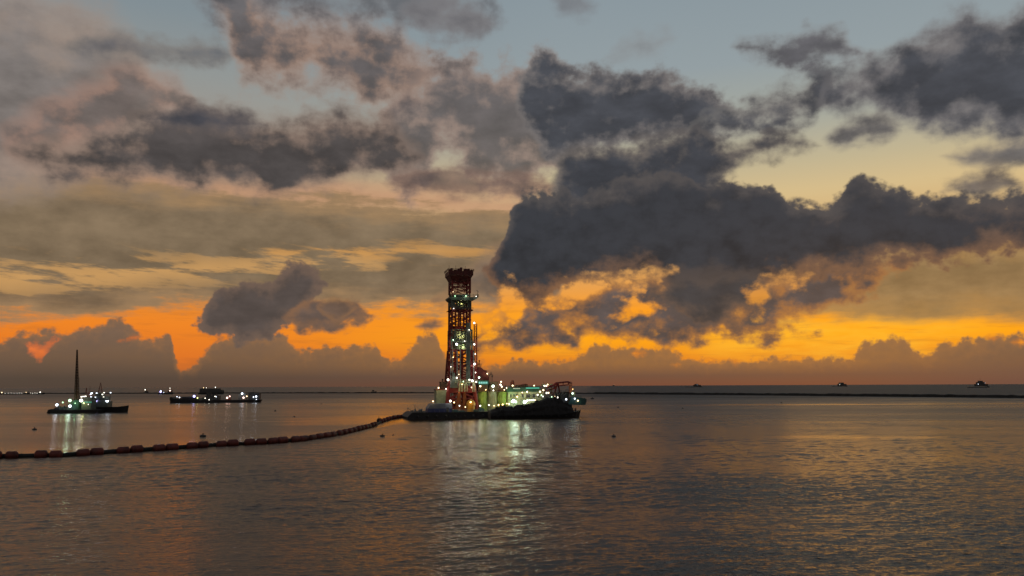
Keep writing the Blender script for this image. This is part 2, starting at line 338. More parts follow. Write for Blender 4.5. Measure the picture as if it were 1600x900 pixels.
# sheltered water behind the floating pipeline and far out is calmer; wind lanes drift across it
lane = q.noise(q.xyz(X*.004, Y*.012, 0.), 1.0, 4, .6)
lane2 = q.noise(q.xyz(X*.02+9, Y*.07, 4.), 1.0, 4, .6)
calm = q.ss(Y, 190., 420.)*q.ss(X*-1.0 + Y*.10, -60., 60.)
chop = (1.0-calm*.38)*(1.0+lane*1.3+lane2*.7)
# the pipeline shelters a strip of smoother water on its far side; two slicks lie on the open bay
WLN = [(-200, 724), (0, 717.4), (95, 715.5), (165, 710.6), (230, 706.5), (330, 699.6), (427, 694.4), (480, 689.5), (520, 683.5), (556, 675.2), (575, 670.4), (590, 665.5), (598, 660.8), (612, 656.6), (630, 653.8), (660, 651)]
pw_ = [sea(a, c) for a, c in WLN]
YP = q.curve(X, [(p.x, p.y) for p in pw_], -160., 0., 80., 420.)
dY = Y-YP
shelter = q.ss(dY, -3., 4.)*(1.0-q.ss(dY, 10., 75.))*q.ss(X, -42., -50.)
def slick(px, py, rx, ry):
    p = sea(px, py); ex = (X-p.x+lane2*rx*2.2)*(1/rx); ey = (Y-p.y+lane2*ry*1.6)*(1/ry)
    return 1.0-q.ss(ex*ex+ey*ey, .2, 1.2)
sl = shelter.max(slick(590, 655, 48, 60)).max((slick(1335, 683, 30, 12)*.75)).max(slick(1300, 632, 170, 16)*.7)
chop = chop*(1.0-sl*.72)
chop = chop.max(.06)
h = q.noise(q.xyz(X*.75+Y*.2, Y*1.3, 0.), .42, 5, .62)*1.3 + q.noise(q.xyz(X*.9+7, Y*1.3-X*.2, 3.), 1.7, 3, .6)*.6
bm = q.new('ShaderNodeBump'); q.put(bm.inputs['Height'], h*chop); bm.inputs['Strength'].default_value = 1.0; bm.inputs['Distance'].default_value = .22
t.links.new(bm.outputs[0], b_.inputs['Normal'])
q.put(b_.inputs['Roughness'], (chop*(q.ss(Y, 60., 420.)*(1.0+q.ss(Y, 500., 1300.)*1.6)*.20+.05)).min(.52)+.05)
# the sea surface: one sheet to the horizon, with real wavelets modelled wherever they are large enough to see
import numpy as np
ys = [-400., -100., 0., 25., 40.]
y = 48.0
while y < 2200: ys.append(y); y += max(.14, y*y/60000)
while y < 70000: ys.append(y); y *= 1.35
ys = np.array(ys); NC = 1400
us = np.concatenate(([-60, -15, -5, -2.5, -1.5, -1.15], np.linspace(-1.02, 1.02, NC), [1.15, 1.5, 2.5, 5, 15, 60]))
wd = np.maximum(50.0, .72*ys)
XX = us[None, :]*wd[:, None]; YY = np.repeat(ys[:, None], len(us), 1)
dyr = np.maximum(np.gradient(ys), 2.04*wd/NC)[:, None]
rg = np.random.default_rng(4)
ZZ = np.zeros_like(XX)
def vn(fx, fy, ph):      # slow drifting gusts
    return np.sin(XX*fx+YY*fy+ph)*np.sin(XX*fy*.7-YY*fx*1.3+ph*2)
gust = np.clip(1.0+.35*vn(.031, .017, 1.)+.3*vn(.07, -.05, 2.)+.25*vn(.013, .11, .5), .3, 1.8)
for k in range(100):
    lam = .36*(2.6/.36)**(rg.random()**1.1) if k < 84 else 3+rg.random()*6; th = rg.normal(0, .48)+math.pi/2+.25
    kk = 2*math.pi/lam; sl_ = WAVE*(1.0 if lam < 1.4 else .7 if lam < 3 else .55)
    filt = np.clip((lam/dyr-1.7)/2.0, 0, 1)
    ph = rg.random()*6.28
    warp = .6*np.sin(XX*.11*rg.random()+YY*.09*rg.random()+ph)
    w1 = np.sin(kk*(XX*math.cos(th)+YY*math.sin(th))+ph+warp)
    ZZ += filt*sl_/kk*(w1+.25*w1*w1)
ZZ *= gust
# calmer behind the pipeline
wx = np.array([p.x for p in pw_]); wy_ = np.array([p.y for p in pw_])
yp = np.interp(XX, wx, wy_); back = np.clip((YY-yp+2)/5, 0, 1)*(XX < wx[-1])
ZZ *= 1-.6*back
edge = np.clip((1.02-np.abs(us))/.04, 0, 1)[None, :]*np.clip((YY-46)/3, 0, 1)
ZZ = ZZ*edge - .02
nr, ncx = XX.shape
me = bpy.data.meshes.new('sea')
co = np.stack([XX, YY, ZZ], -1).reshape(-1, 3).astype(np.float32)
idx = np.arange(nr*ncx).reshape(nr, ncx)
q4 = np.stack([idx[:-1, :-1], idx[:-1, 1:], idx[1:, 1:], idx[1:, :-1]], -1).reshape(-1, 4).astype(np.int32)
me.vertices.add(len(co)); me.vertices.foreach_set('co', co.ravel())
me.loops.add(q4.size); me.loops.foreach_set('vertex_index', q4.ravel())
me.polygons.add(len(q4)); me.polygons.foreach_set('loop_start', np.arange(0, q4.size, 4, dtype=np.int32)); me.polygons.foreach_set('loop_total', np.full(len(q4), 4, np.int32))
me.update(); me.shade_smooth(); me.materials.append(wm)
so = bpy.data.objects.new('sea', me); col.objects.link(so); tag(so, kind='structure')
# ------------------------------------------------------------------ mesh helpers
class MB:
    """collects shapes into one mesh"""
    def __init__(s): s.v = []; s.f = []; s.mi = []; s.m = 0
    def _add(s, vs, fs):
        n = len(s.v); s.v += [tuple(v) for v in vs]; s.f += [[i+n for i in f] for f in fs]; s.mi += [s.m]*len(fs)
    def box(s, x0, x1, y0, y1, z0, z1, tx=0, ty=0):
        vs = [(x0, y0, z0), (x1, y0, z0), (x1, y1, z0), (x0, y1, z0), (x0+tx, y0+ty, z1), (x1-tx, y0+ty, z1), (x1-tx, y1-ty, z1), (x0+tx, y1-ty, z1)]
        s._add(vs, [[3, 2, 1, 0], [4, 5, 6, 7], [0, 1, 5, 4], [1, 2, 6, 5], [2, 3, 7, 6], [3, 0, 4, 7]]); return s
    def tube(s, a, b, r, r2=None, n=8):
        a = Vector(a); b = Vector(b); r2 = r if r2 is None else r2
        d = (b-a).normalized(); u = d.orthogonal().normalized(); w_ = d.cross(u)
        vs = []
        for c, rr in ((a, r), (b, r2)):
            for i in range(n):
                t_ = 2*math.pi*(i+.5)/n; vs.append(c+u*math.cos(t_)*rr+w_*math.sin(t_)*rr)
        s._add(vs, [[i, (i+1) % n, n+(i+1) % n, n+i] for i in range(n)]+[list(range(n))[::-1], list(range(n, 2*n))]); return s
    def path(s, pts, r, n=6):
        for a, b in zip(pts, pts[1:]): s.tube(a, b, r, n=n)
        return s
    def lathe(s, c, prof, n=16, axis='z'):
        vs = []; m = len(prof)
        for r, h in prof:
            for i in range(n):
                t_ = 2*math.pi*i/n
                p = (r*math.cos(t_), r*math.sin(t_), h) if axis == 'z' else (h, r*math.cos(t_), r*math.sin(t_))
                vs.append((c[0]+p[0], c[1]+p[1], c[2]+p[2]))
        fs = [[j*n+i, j*n+(i+1) % n, (j+1)*n+(i+1) % n, (j+1)*n+i] for j in range(m-1) for i in range(n)]
        fs += [list(range(n))[::-1], [(m-1)*n+i for i in range(n)]]
        s._add(vs, fs); return s
    def ball(s, c, r, n=10):
        k = n//2
        return s.lathe(c, [(max(.01*r, r*math.sin(math.pi*j/k)), -r*math.cos(math.pi*j/k)) for j in range(k+1)], n)
    def prism(s, pts, y0, y1):
        """outline in x,z pushed from y0 to y1"""
        n = len(pts)
        vs = [(x, y0, z) for x, z in pts]+[(x, y1, z) for x, z in pts]
        s._add(vs, [list(range(n)), list(range(n, 2*n))[::-1]]+[[i, n+i, n+(i+1) % n, (i+1) % n] for i in range(n)]); return s
    def loft(s, rings):
        n = len(rings[0]); vs = [p for r in rings for p in r]
        fs = [[j*n+i, j*n+(i+1) % n, (j+1)*n+(i+1) % n, (j+1)*n+i] for j in range(len(rings)-1) for i in range(n)]
        fs += [list(range(n))[::-1], [(len(rings)-1)*n+i for i in range(n)]]
        s._add(vs, fs); return s
    def rail(s, pts, h=1.1, r=.04, step=1.6):
        for k in (h, h*.5): s.path([(x, y, z+k) for x, y, z in pts], r, 5)
        for a, b in zip(pts, pts[1:]):
            a = Vector(a); b = Vector(b); n = max(1, int((b-a).length/step))
            for i in range(n+1):
                p = a.lerp(b, i/n); s.tube(p, p+Vector((0, 0, h)), r, n=5)
        return s
    def build(s, name, m, parent=None, loc=None, rotz=None):
        me = bpy.data.meshes.new(name); me.from_pydata(s.v, [], s.f)
        ms = m if isinstance(m, (list, tuple)) else [m]
        for k in ms: me.materials.append(k)
        for p, i in zip(me.polygons, s.mi): p.material_index = i
        b = bmesh.new(); b.from_mesh(me); bmesh.ops.recalc_face_normals(b, faces=b.faces); b.to_mesh(me); b.free()
        o = bpy.data.objects.new(name, me); col.objects.link(o)
        if parent: o.parent = parent
        if loc is not None: o.location = loc
        if rotz is not None: o.rotation_euler = (0, 0, rotz)
        return o
def empty(name, loc, rz, label, cat, group=None):
    o = bpy.data.objects.new(name, None); col.objects.link(o); o.location = loc; o.rotation_euler = (0, 0, rz)
    return tag(o, label, cat, group)
class Frame:
    """local metres of a vessel (x along its side, y away from the viewer); reads sizes off the photo in a local plane"""
    def __init__(s, px, py, ang):
        s.o = sea(px, py); s.a = ang
        s.M = Matrix.Rotation(-ang, 3, 'Z'); s.c = s.M @ (CAMP-s.o)
    def at(s, px, py, ly=0.0):
        d = s.M @ ray(px, py); t_ = (ly-s.c.y)/d.y
        return s.c+d*t_
    def x(s, px, ly=0.0, py=620): return s.at(px, py, ly).x
    def z(s, py, ly=0.0, px=750): return s.at(px, py, ly).z

M_ = {}
def M(k): return M_[k]
for k, c, r_, me_, va in (('red', (.17, .011, .008), .55, 0, .35), ('red_dark', (.09, .010, .009), .6, 0, .3), ('oxide', (.16, .04, .022), .7, 0, .35),
        ('orange', (.20, .055, .012), .5, 0, .2), ('yellow', (.42, .22, .02), .5, 0, .15), ('greygreen', (.10, .12, .10), .6, .0, .2), ('green_dark', (.02, .07, .045), .6, 0, .2),
        ('teal', (.015, .065, .07), .5, 0, .2), ('lime', (.24, .33, .07), .55, 0, .15), ('cream', (.30, .32, .20), .6, 0, .15), ('white', (.62, .64, .62), .5, 0, .1),
        ('hull_black', (.012, .013, .015), .6, 0, .3), ('hull_blue', (.02, .03, .10), .5, 0, .2), ('steel', (.22, .23, .22), .5, .3, .2), ('grey_dark', (.045, .047, .05), .6, 0, .2),
        ('brown', (.07, .035, .014), .7, 0, .3), ('tarp', (.018, .018, .02), .9, 0, .4), ('float_red', (.11, .016, .011), .6, 0, .5), ('rubber', (.012, .012, .012), .8, 0, .2),
        ('shed_white', (.15, .17, .21), .5, 0, .1), ('shed_blue', (.02, .035, .16), .5, 0, .15), ('rock', (.018, .017, .016), .9, 0, .5), ('pale_red', (.42, .16, .10), .6, 0, .2)):
    M_[k] = mat(k, c, r_, me_, va)
def glass_mat(name, c, s): M_[name] = mat(name, (.05, .05, .05), .2, emit=c, strength=s)
glass_mat('lit_cyan', (.35, 1, .85), .7); glass_mat('lit_green', (.12, .75, .5), .55)
LAMPS = {'mint': (.72, 1, .76), 'white': (1, .93, .78), 'cool': (.80, .88, 1), 'violet': (.52, .48, 1), 'warm': (1, .72, .38), 'amber': (1, .62, .2), 'green': (.55, 1, .55), 'pink': (1, .60, .50), 'yellow': (.85, .9, .25)}
for k, c in LAMPS.items(): M_['lamp_'+k] = mat('lamp_'+k, (.8, .8, .8), .3, emit=c, strength=LAMP_E)
def lamp(parent, p, kind, r, power=0.0, name='floodlight', grp=None):
    """a lit lamp: housing bracket and glowing lens as one mesh, plus its real light"""
    b = MB(); b.m = 0; b.lathe((0, 0, 0), [(r*.05, -r), (r*.6, -r*.8), (r, -.1*r), (r, .1*r), (r*.6, r*.8), (r*.05, r)], 10)
    b.m = 1; b.box(-r*1.15, r*1.15, .5*r, r*1.3, r*.25, r*1.25); b.box(-r*.12, r*.12, .2*r, .45*r, -r*2.2, -r*.9)
    o = b.build(name, [M('lamp_'+kind), M('grey_dark')], parent, p)
    if power:
        l = bpy.data.lights.new('lamp_light', 'POINT'); l.energy = power*LAMP_P; l.color = LAMPS[kind]; l.shadow_soft_size = max(.35, r)
        lo = bpy.data.objects.new('lamp_light', l); col.objects.link(lo); lo.parent = parent; lo.location = Vector(p)+Vector((0, -r*2.4, -.2))
    return o
def hull(L, B, D, bow=.18, rise=.0, stern=.04, sheer=.35, flat=False, x0=0.0):
    """a boat hull as one lofted mesh; x from stern (x0) to bow (x0+L), waterline at z=0"""
    rings = []; N = 14
    for i in range(N+1):
        t_ = i/N; x = x0+L*t_
        wb = 1.0
        if t_ > 1-bow: q_ = (t_-(1-bow))/bow; wb = max(.06, (1-q_**2.2)) if not flat else 1-q_*.25
        if t_ < stern: wb *= .85+.15*t_/stern
        top = D*(1+sheer*max(0, (t_-.6)/.4)**2*1.0)+rise*max(0, (t_-.72)/.28)**1.5
        k = .8 if not flat else .97
        h2 = B/2*wb
        rake = L*.05*max(0, (t_-(1-bow))/bow) if bow else 0
        ring = [(x-rake, -h2*k*.8, -1.2), (x-rake*.4, -h2*k, 0), (x, -h2, top), (x, h2, top), (x-rake*.4, h2*k, 0), (x-rake, h2*k*.8, -1.2)]
        rings.append(ring)
    m = MB(); m.loft(rings); return m
def lattice(m, x0, x1, y0, y1, z0, z1, bays, r, rb, tx=0.0, ty=0.0, legs=True, xb=True):
    def c(t_): return (x0+tx*t_, x1-tx*t_, y0+ty*t_, y1-ty*t_)
    def cs(t_):
        a, b, c_, d = c(t_); z = z0+(z1-z0)*t_
        return [(a, c_, z), (b, c_, z), (b, d, z), (a, d, z)]
    for i in range(bays):
        p, q_ = cs(i/bays), cs((i+1)/bays)
        for k in range(4):
            if legs: m.tube(p[k], q_[k], r, n=8)
            m.tube(q_[k], q_[(k+1) % 4], rb, n=6)
            if xb: m.tube(p[k], q_[(k+1) % 4], rb, n=6); m.tube(p[(k+1) % 4], q_[k], rb, n=6)
            elif i % 2: m.tube(p[k], q_[(k+1) % 4], rb, n=6)
            else: m.tube(p[(k+1) % 4], q_[k], rb, n=6)
    return m

# ------------------------------------------------------------------ breakwater far across the bay
bwr = random.Random(3)
b = MB()
bwp = [(-60, 615.6, 9.0), (150, 615.2, 8), (420, 614.6, 7.4), (660, 614.4, 0), (900, 615.3, 0), (1200, 617.8, 0), (1600, 622.0, 0), (1760, 623.8, 0)]
pts = [sea(a, c) for a, c, _ in bwp]
for a, c in zip(pts, pts[1:]):
    n = 60; dr = (c-a).normalized(); nn = Vector((-dr.y, dr.x, 0))
    rings = []
    for i in range(n+1):
        p = a.lerp(c, i/n); h_ = (2.3 if p.x < 150 else 3.2)+bwr.uniform(-.4, .45); wv = 6+bwr.uniform(-1, 1)
        rings.append([p-nn*wv+Vector((0, 0, -1)), p-nn*3+Vector((0, 0, h_*.8)), p-nn*1.8+Vector((0, 0, h_)), p+nn*1.8+Vector((0, 0, h_)), p+nn*wv+Vector((0, 0, -1))])
    b.loft(rings)
bw = b.build('breakwater', M('rock')); tag(bw, 'long low dark rock breakwater running across the bay just below the horizon', 'breakwater')

# ------------------------------------------------------------------ the drilling and mixing barge
RF = Frame(646, 655.0, R(14))
rig = empty('mixing_barge', RF.o, RF.a, 'large work barge with tall red lattice tower, green tanks and many lit lamps', 'work barge')
X_, Z_ = RF.x, RF.z
HX = X_(900, 2, 640)
h_ = MB(); h_.box(-.2, HX-8, 0, 26, -1.2, 3.0)
h_.prism([(HX-8, -1.2), (HX-5, 0.2), (HX, 3.0), (HX-8, 3.0)], .002, 25.998)
h_.prism([(-.2, -1.2), (-.2, 3.0), (-1.2, 2.5), (-2.8, .9), (-2.6, 0.0), (-1.4, -1.2)], .002, 25.998)
for i in range(16): h_.lathe((2+i*(HX-14)/15, -.45, 1.2), [(.25, -.5), (.6, -.3), (.6, .3), (.25, .5)], 10)
hl = h_.build('hull', M('hull_black'), rig)
MB().rail([(-1.2, .3, 3.0), (HX-1, .3, 3.0)], 1.1, .05, 2.2).build('guard_rail', M('steel'), rig)
b = MB()
for k in range(7): b.box(-1.5+k*1.1, -.9+k*1.1, 1.5+k*.7, 2.4+k*.7, 3.0, 3.5+(k % 3)*.5)
b.path([(-2.2, 2, 3), (-2.6, 2, 5.2), (0, 2.6, 3.2)], .12); b.tube((1.8, 3, 3), (.4, 3, 6.8), .14, .08); b.tube((.4, 3, 6.8), (3.6, 3, 4), .05)
b.lathe((3.6, 2.5, 3.9), [(.9, -.7), (1.0, -.6), (.5, -.5), (.5, .5), (1.0, .6), (.9, .7)], 14, 'x')
b.build('mooring_winch', M('steel'), rig)
# blue and white shed on the fore deck
a0, a1 = X_(669, 1.5), X_(706, 1.5); zt = Z_(630.5, 1.5, 690); zm = Z_(638.5, 1.5, 690)
b = MB(); b.box(a0, a1, 1.5, 10, 3.0, zm)
sh = b.build('deck_shed', M('shed_blue'), rig)
b = MB(); b.prism([(a0-.2, zm), (a1+.2, zm), (a1+.1, zt), (a0+1.6, zt)], 1.45, 10.05)
for i in range(13): x = a0+2+i*(a1-a0-2.4)/12; b.box(x-.06, x+.06, 1.38, 1.44, zm+.05, zt-.1)
b.build('pale_roof', M('shed_white'), sh)
b = MB(); b.box(a1-2.6, a1-1.4, 1.42, 1.49, 3.1, 5.2); b.build('door', M('grey_dark'), sh)
# green stores cabin left of the tower with brown cabin on top
c0, c1 = X_(681.5, 9), X_(697.5, 9); cz0 = Z_(629, 9, 690); cz1 = Z_(609.5, 9, 690)
b = MB(); b.box(c0, c1, 9, 15, 3.0, cz1)
for i in range(9): x = c0+.4+i*(c1-c0-.8)/8; b.box(x-.08, x+.08, 8.9, 8.99, 3.4, cz1-.3)
gc = b.build('stores_cabin', M('cream'), rig)
b = MB(); b.box(c0-.3, c1+.3, 8.7, 15.3, cz1+.003, cz1+.4); b.rail([(c0-.3, 8.8, cz1+.4), (c1+.3, 8.8, cz1+.4)], 1, .05); b.build('roof_edge', M('oxide'), gc)
b = MB(); x0, x1 = X_(688.5, 10), X_(697.5, 10); z0 = cz1+.41; z1 = Z_(597.5, 10, 692)
b.box(x0, x1, 10, 14, z0, z1); b.box(x0-.3, x1+.3, 9.8, 14.2, z1+.003, z1+.3); b.lathe((x0+1.2, 12, z1+.3), [(.3, 0), (.3, 1.0), (.5, 1.1), (.5, 1.3)], 10)
b.build('brown_cabin', M('brown'), rig)

# tower ---------------------------------------------------------------
ty0, ty1 = 10.0, 19.0; TY = 10.0
def tx(px): return X_(px, TY, 530)
def tz(py): return Z_(py, TY, 720)
tw = MB()
# upper lattice, red
lattice(tw, tx(706), tx(734.5), ty0, ty1, tz(515), tz(485), 3, .44, .22)
for k in (tx(716.5), tx(724.5)): tw.tube((k, ty0, tz(515)), (k, ty0, tz(485)), .42); tw.tube((k, ty1, tz(515)), (k, ty1, tz(485)), .42)
tw.box(tx(706)-.4, tx(735)+.4, ty0-.3, ty0+.3, tz(500.5), tz(499)); tw.box(tx(706)-.4, tx(735)+.4, ty1-.3, ty1+.3, tz(513), tz(508))
tw.box(tx(715), tx(725), ty0+4, ty0+5, tz(516), tz(508))
lattice(tw, tx(706), tx(734.5), ty0, ty1, tz(458), tz(433), 3, .42, .19)
for k in (tx(715), tx(725)): tw.tube((k, ty0, tz(458)), (k, ty0, tz(440)), .22)
for k in (443, 448): tw.tube((tx(706), ty0, tz(k)), (tx(734.5), ty0, tz(k)), .3)
# lower body, widening to the deck
lattice(tw, tx(701.5), tx(740.5), ty0-1.2, ty1+1.2, tz(604), tz(547), 3, .62, .30, tx=1.1, ty=1.0)
for a, c in ((711, 712), (722, 722), (737, 735)):
    tw.tube((tx(a), ty0, tz(604)), (tx(c), ty0, tz(547)), .62); 
tw.box(tx(702), tx(741), ty0-1.3, ty0-.7, tz(573.5), tz(570)); 
tw.box(tx(703), tx(740), ty0-1.0, ty0-.4, tz(560), tz(558.4))
lattice(tw, tx(697), tx(744), ty0-2.5, ty1+2.5, 3.0, tz(604), 2, 1.0, .6, tx=1.3, ty=1.3)
for a, c in ((706, 712), (715, 717), (724, 723), (733, 729), (741, 735)): tw.tube((tx(a), ty0-1.5, 3.0), (tx(c), ty0, tz(606)), .85, .6)
tw.prism([(tx(700), tz(614)), (tx(742), tz(614)), (tx(738), tz(606)), (tx(703), tz(606))], ty0-2.2, ty0-1.6)
for xa in (tx(706)+.3, tx(734.5)-.3):
    for ya in (ty0+.3, ty1-.3): tw.tube((xa, ya, tz(548)), (xa, ya, tz(433)), .34)
tower = tw.build('tower', M('red'), rig)
# crown
b = MB(); X0, X1 = tx(699), tx(739.5); zc0, zc1, zc2 = tz(440), tz(431.5), tz(424)
cy = (ty0+ty1)/2
def sq(hw, z, hy): xm = (X0+X1)/2; return [(xm-hw, cy-hy, z), (xm+hw, cy-hy, z), (xm+hw, cy+hy, z), (xm-hw, cy+hy, z)]
b.loft([sq(4.2, zc0, 4.6), sq(5.6, zc1, 5.8), sq(6.0, zc1+.4, 6.2), sq(6.0, zc2, 6.2)])
b.rail([(X0, ty0-1.6, zc2), (X1, ty0-1.6, zc2), (X1, ty1+1.6, zc2), (X0, ty1+1.6, zc2), (X0, ty0-1.6, zc2)], 1.1, .07, 1.2)
for px, wpx, hh in ((701, 2, 1.0), (704, 3, 1.5), (709, 3, .7), (715, 4, 1.3), (719, 3, 2.0), (725, 5, 1.3), (731, 3, 1.5), (735.5, 3, 1.0)):
    b.box(tx(px), tx(px+wpx), ty0, ty0+2.5, zc2+.003, zc2+hh)
for px in (700.5, 726, 711): b.tube((tx(px), ty0-1, zc2), (tx(px), ty0-1, zc2+2.6), .07)
for k in range(9):
    xx = X0+.6+k*(X1-X0-1.2)/8; b.box(xx-.12, xx+.12, ty0-1.85, ty0-1.62, zc1+.5, zc2-.2)
b.lathe(((X0+X1)/2, cy, zc2), [(1.6, 0), (1.6, 1.2), (1.2, 1.6)], 14)
b.build('crown_platform', M('red_dark'), tower)
# grey working platform with railings
b = MB(); z0, z1 = tz(469.5), tz(464.5)
gx0, gx1 = tx(701), tx(745.5)
b.prism([(gx0+1.0, z0), (tx(738), z0), (gx1, z0+1.2), (gx1, z1), (gx0, z1), (gx0, z0+1.0)], ty0-2, ty1+1.5)
b.rail([(gx0-.3, ty0-1.9, z1), (gx1+.3, ty0-1.9, z1), (gx1+.3, ty1+1.4, z1)], 1.4, .08, 1.3)
b.box(tx(707), tx(733), ty0-1, ty0-.6, tz(463), tz(460.5)); b.box(tx(707), tx(734), ty1, ty1+.4, tz(462), tz(458))
b.path([(tx(745.5), ty0-1, z1), (tx(745), ty0-1, z1+1.8), (tx(746.5), ty0-1, z1+2.8), (tx(744), ty0-1, z1+3.6)], .12)
b.build('upper_platform', M('greygreen'), tower)
b = MB(); lattice(b, tx(706), tx(735), ty0, ty1, tz(483), tz(470), 1, .5, .3)
b.box(tx(706)-.2, tx(711), ty0-.1, ty0+.5, tz(482), tz(470)); b.box(tx(731), tx(735)+.2, ty0-.1, ty0+.5, tz(482), tz(470)); b.box(tx(711), tx(731), ty0-.1, ty0+.4, tz(482.5), tz(479.5))
b.build('grey_frame', M('greygreen'), tower)
b = MB(); b.lathe((tx(721), cy, tz(482)), [(2.4, 0), (3.0, .6), (3.0, 2.4), (1.4, 3.1)], 16); b.lathe((tx(716), cy-2, tz(481)), [(.8, 0), (.8, 3.0)], 12)
b.build('winch_drum', M('cream'), tower)
b = MB(); b.prism([(tx(701.5), tz(485)), (tx(739), tz(485)), (tx(737), tz(483.4)), (tx(704), tz(483.4))], ty0-1.2, ty1+1.2)
b.rail([(tx(702), ty0-1.1, tz(483.4)), (tx(738.5), ty0-1.1, tz(483.4))], 1, .06, 1.4)
b.build('red_platform', M('red_dark'), tower)
# pale machinery level
b = MB(); lattice(b, tx(705.5), tx(737), ty0, ty1, tz(547), tz(515), 2, .5, .28, xb=False)
b.box(tx(704), tx(741), ty0-.8, ty1+.8, tz(534.6), tz(533.4)); b.box(tx(710), tx(712), ty0-.05, ty0+.6, tz(534), tz(515)); b.box(tx(731), tx(735), ty0-.06, ty0+.6, tz(534), tz(515))
b.rail([(tx(704), ty0-.8, tz(533.4)), (tx(741), ty0-.8, tz(533.4))], 1.1, .07, 1.4)
b.build('machinery_level', M('greygreen'), tower)
b = MB(); 
for k, (px, r_, zA, zB) in enumerate(((715, .9, 533, 518), (720, 1.2, 531, 517), (726, 1.0, 533, 519), (719, 1.0, 546, 536), (725, 1.2, 547, 537))):
    b.lathe((tx(px), cy-2+.8*(k % 2), tz(zA)), [(r_*.6, 0), (r_, .3), (r_, (tz(zB)-tz(zA))*.7), (r_*.7, (tz(zB)-tz(zA))*.85), (r_*.7, tz(zB)-tz(zA))], 14)
b.box(tx(709), tx(734), cy+2, cy+2.4, tz(546), tz(516)); b.tube((tx(713), cy-1, tz(520)), (tx(729), cy-1, tz(530)), .25)
b.build('rotary_drive', M('cream'), tower)
# mixing column standing in front
b = MB(); k0, k1 = tx(727.6), tx(733.4); b.box(k0, k1, ty0-2.4, ty0-1.3, tz(602), tz(505))
for k in range(24): z = tz(602)+(tz(505)-tz(602))*(k+.5)/24; b.box(k0-.12, k1+.12, ty0-2.5, ty0-2.41, z-.12, z+.12)
b.build('guide_column', M('greygreen'), tower)
b = MB()
for px in (703.5, 706.5, 713.5, 718.5, 739): b.tube((tx(px), ty0-1.9, tz(628)), (tx(px+.4), ty0-1.0, tz(548)), .30)
b.build('mixing_shaft', M('steel'), tower)
def side_ladder(pa, pb, pyb, pyt, mt):
    m = MB(); xa, xb = tx(pa), tx(pb); lattice(m, xa, xb, ty0-1.2, ty0, tz(pyb), tz(pyt), 12, .13, .09, xb=False)
    for py in (pyb-(pyb-pyt)*f_ for f_ in (.1, .32, .55, .78)): m.box(xa-.6, xb+.9, ty0-1.6, ty0+.3, tz(py), tz(py)+.15); m.rail([(xa-.6, ty0-1.6, tz(py)+.15), (xb+.9, ty0-1.6, tz(py)+.15)], 1, .05, 1)
    m.build('stair_ladder', mt, tower)
side_ladder(700.8, 703.2, 596, 505, M('red')); side_ladder(740.5, 744.5, 600, 506, M('red'))
b = MB(); b.prism([(tx(703), tz(606)), (tx(714), tz(606)), (tx(711), tz(592)), (tx(709), tz(582)), (tx(706), tz(582)), (tx(705), tz(592))], ty0-3, ty0-2.1)
b.build('hopper', M('greygreen'), rig)
# galleries with handrails around the tower foot
b = MB(); b.box(tx(710), tx(744), ty0-3.6, ty0-2.6, tz(598.4), tz(597.6)); b.rail([(tx(710), ty0-3.6, tz(597.6)), (tx(744), ty0-3.6, tz(597.6))], 1.2, .08, 1.2)
for px in (716, 721, 725, 737): b.path([(tx(px), ty0-3.3, tz(612)), (tx(px), ty0-3.3, tz(601)), (tx(px+1.5), ty0-3.3, tz(598.8)), (tx(px+3), ty0-3.3, tz(601)), (tx(px+3), ty0-3.3, tz(612))], .22)
b.build('pipe_gallery', M('cream'), rig)
b = MB(); X2 = X_(736.5, 4, 630)
b.lathe((X2, 5, 5.0), [(1.9, -2), (1.9, 0.6), (2.2, .8), (2.2, 1.8), (1.7, 2.8), (.9, 3.5), (.3, 3.7)], 18)
b.build('yellow_dome', M('yellow'), rig)
for k, (pa, pb, pt, ly) in enumerate(((707, 716, 641, 2.5), (716.5, 727, 642.5, 3), (740, 747, 641, 3), (748, 757, 639, 5))):
    b = MB(); b.box(X_(pa, ly), X_(pb, ly), ly, ly+3, 3.0, Z_(pt, ly, pa)); b.box(X_(pa, ly)+.3, X_(pb, ly)-.3, ly+.3, ly+2.6, Z_(pt, ly, pa)+.003, Z_(pt, ly, pa)+.3); b.build('deck_machinery', M('teal'), rig)
b = MB(); b.prism([(X_(710, 7), 3), (X_(716, 7), Z_(612, 7)), (X_(719, 7), Z_(612, 7)), (X_(722, 7), 3)], 6.6, 7.6); b.prism([(X_(722, 7), 3), (X_(724, 7), Z_(613, 7)), (X_(727, 7), Z_(613, 7)), (X_(731, 7), 3)], 6.2, 7.2)
b.build('tower_brace', M('orange'), rig)
# tanks and superstructure to the right
SY = 8.0
def sx_(px): return X_(px, SY, 615)
def sz_(py, px=770): return Z_(py, SY, px)
def tank(pa, pb, pt, mt):
    r_ = (sx_(pb)-sx_(pa))/2; m = MB(); c = (sx_(pa)+r_, SY+r_, 0); zt_ = sz_(pt)
    m.lathe((c[0], c[1], 3.0), [(r_, 0), (r_, zt_-3.0), (r_*.96, zt_-2.8)], 28)
    for k in range(5): m.lathe((c[0], c[1], 3.6+k*(zt_-4)/5), [(r_+.02, 0), (r_+.08, .03), (r_+.08, .15), (r_+.02, .18)], 28)
    for k in range(14): t_ = math.pi+k*math.pi/13; m.tube((c[0]+(r_+.1)*math.cos(t_), c[1]+(r_+.1)*math.sin(t_), 3.1), (c[0]+(r_+.1)*math.cos(t_), c[1]+(r_+.1)*math.sin(t_), zt_-.1), .06, n=5)
    return m.build('storage_tank', mt, rig)
tank(748.5, 762.5, 612.5, M('lime')); tank(763, 778, 612.5, M('cream')); tank(778.3, 792.8, 613, M('lime'))
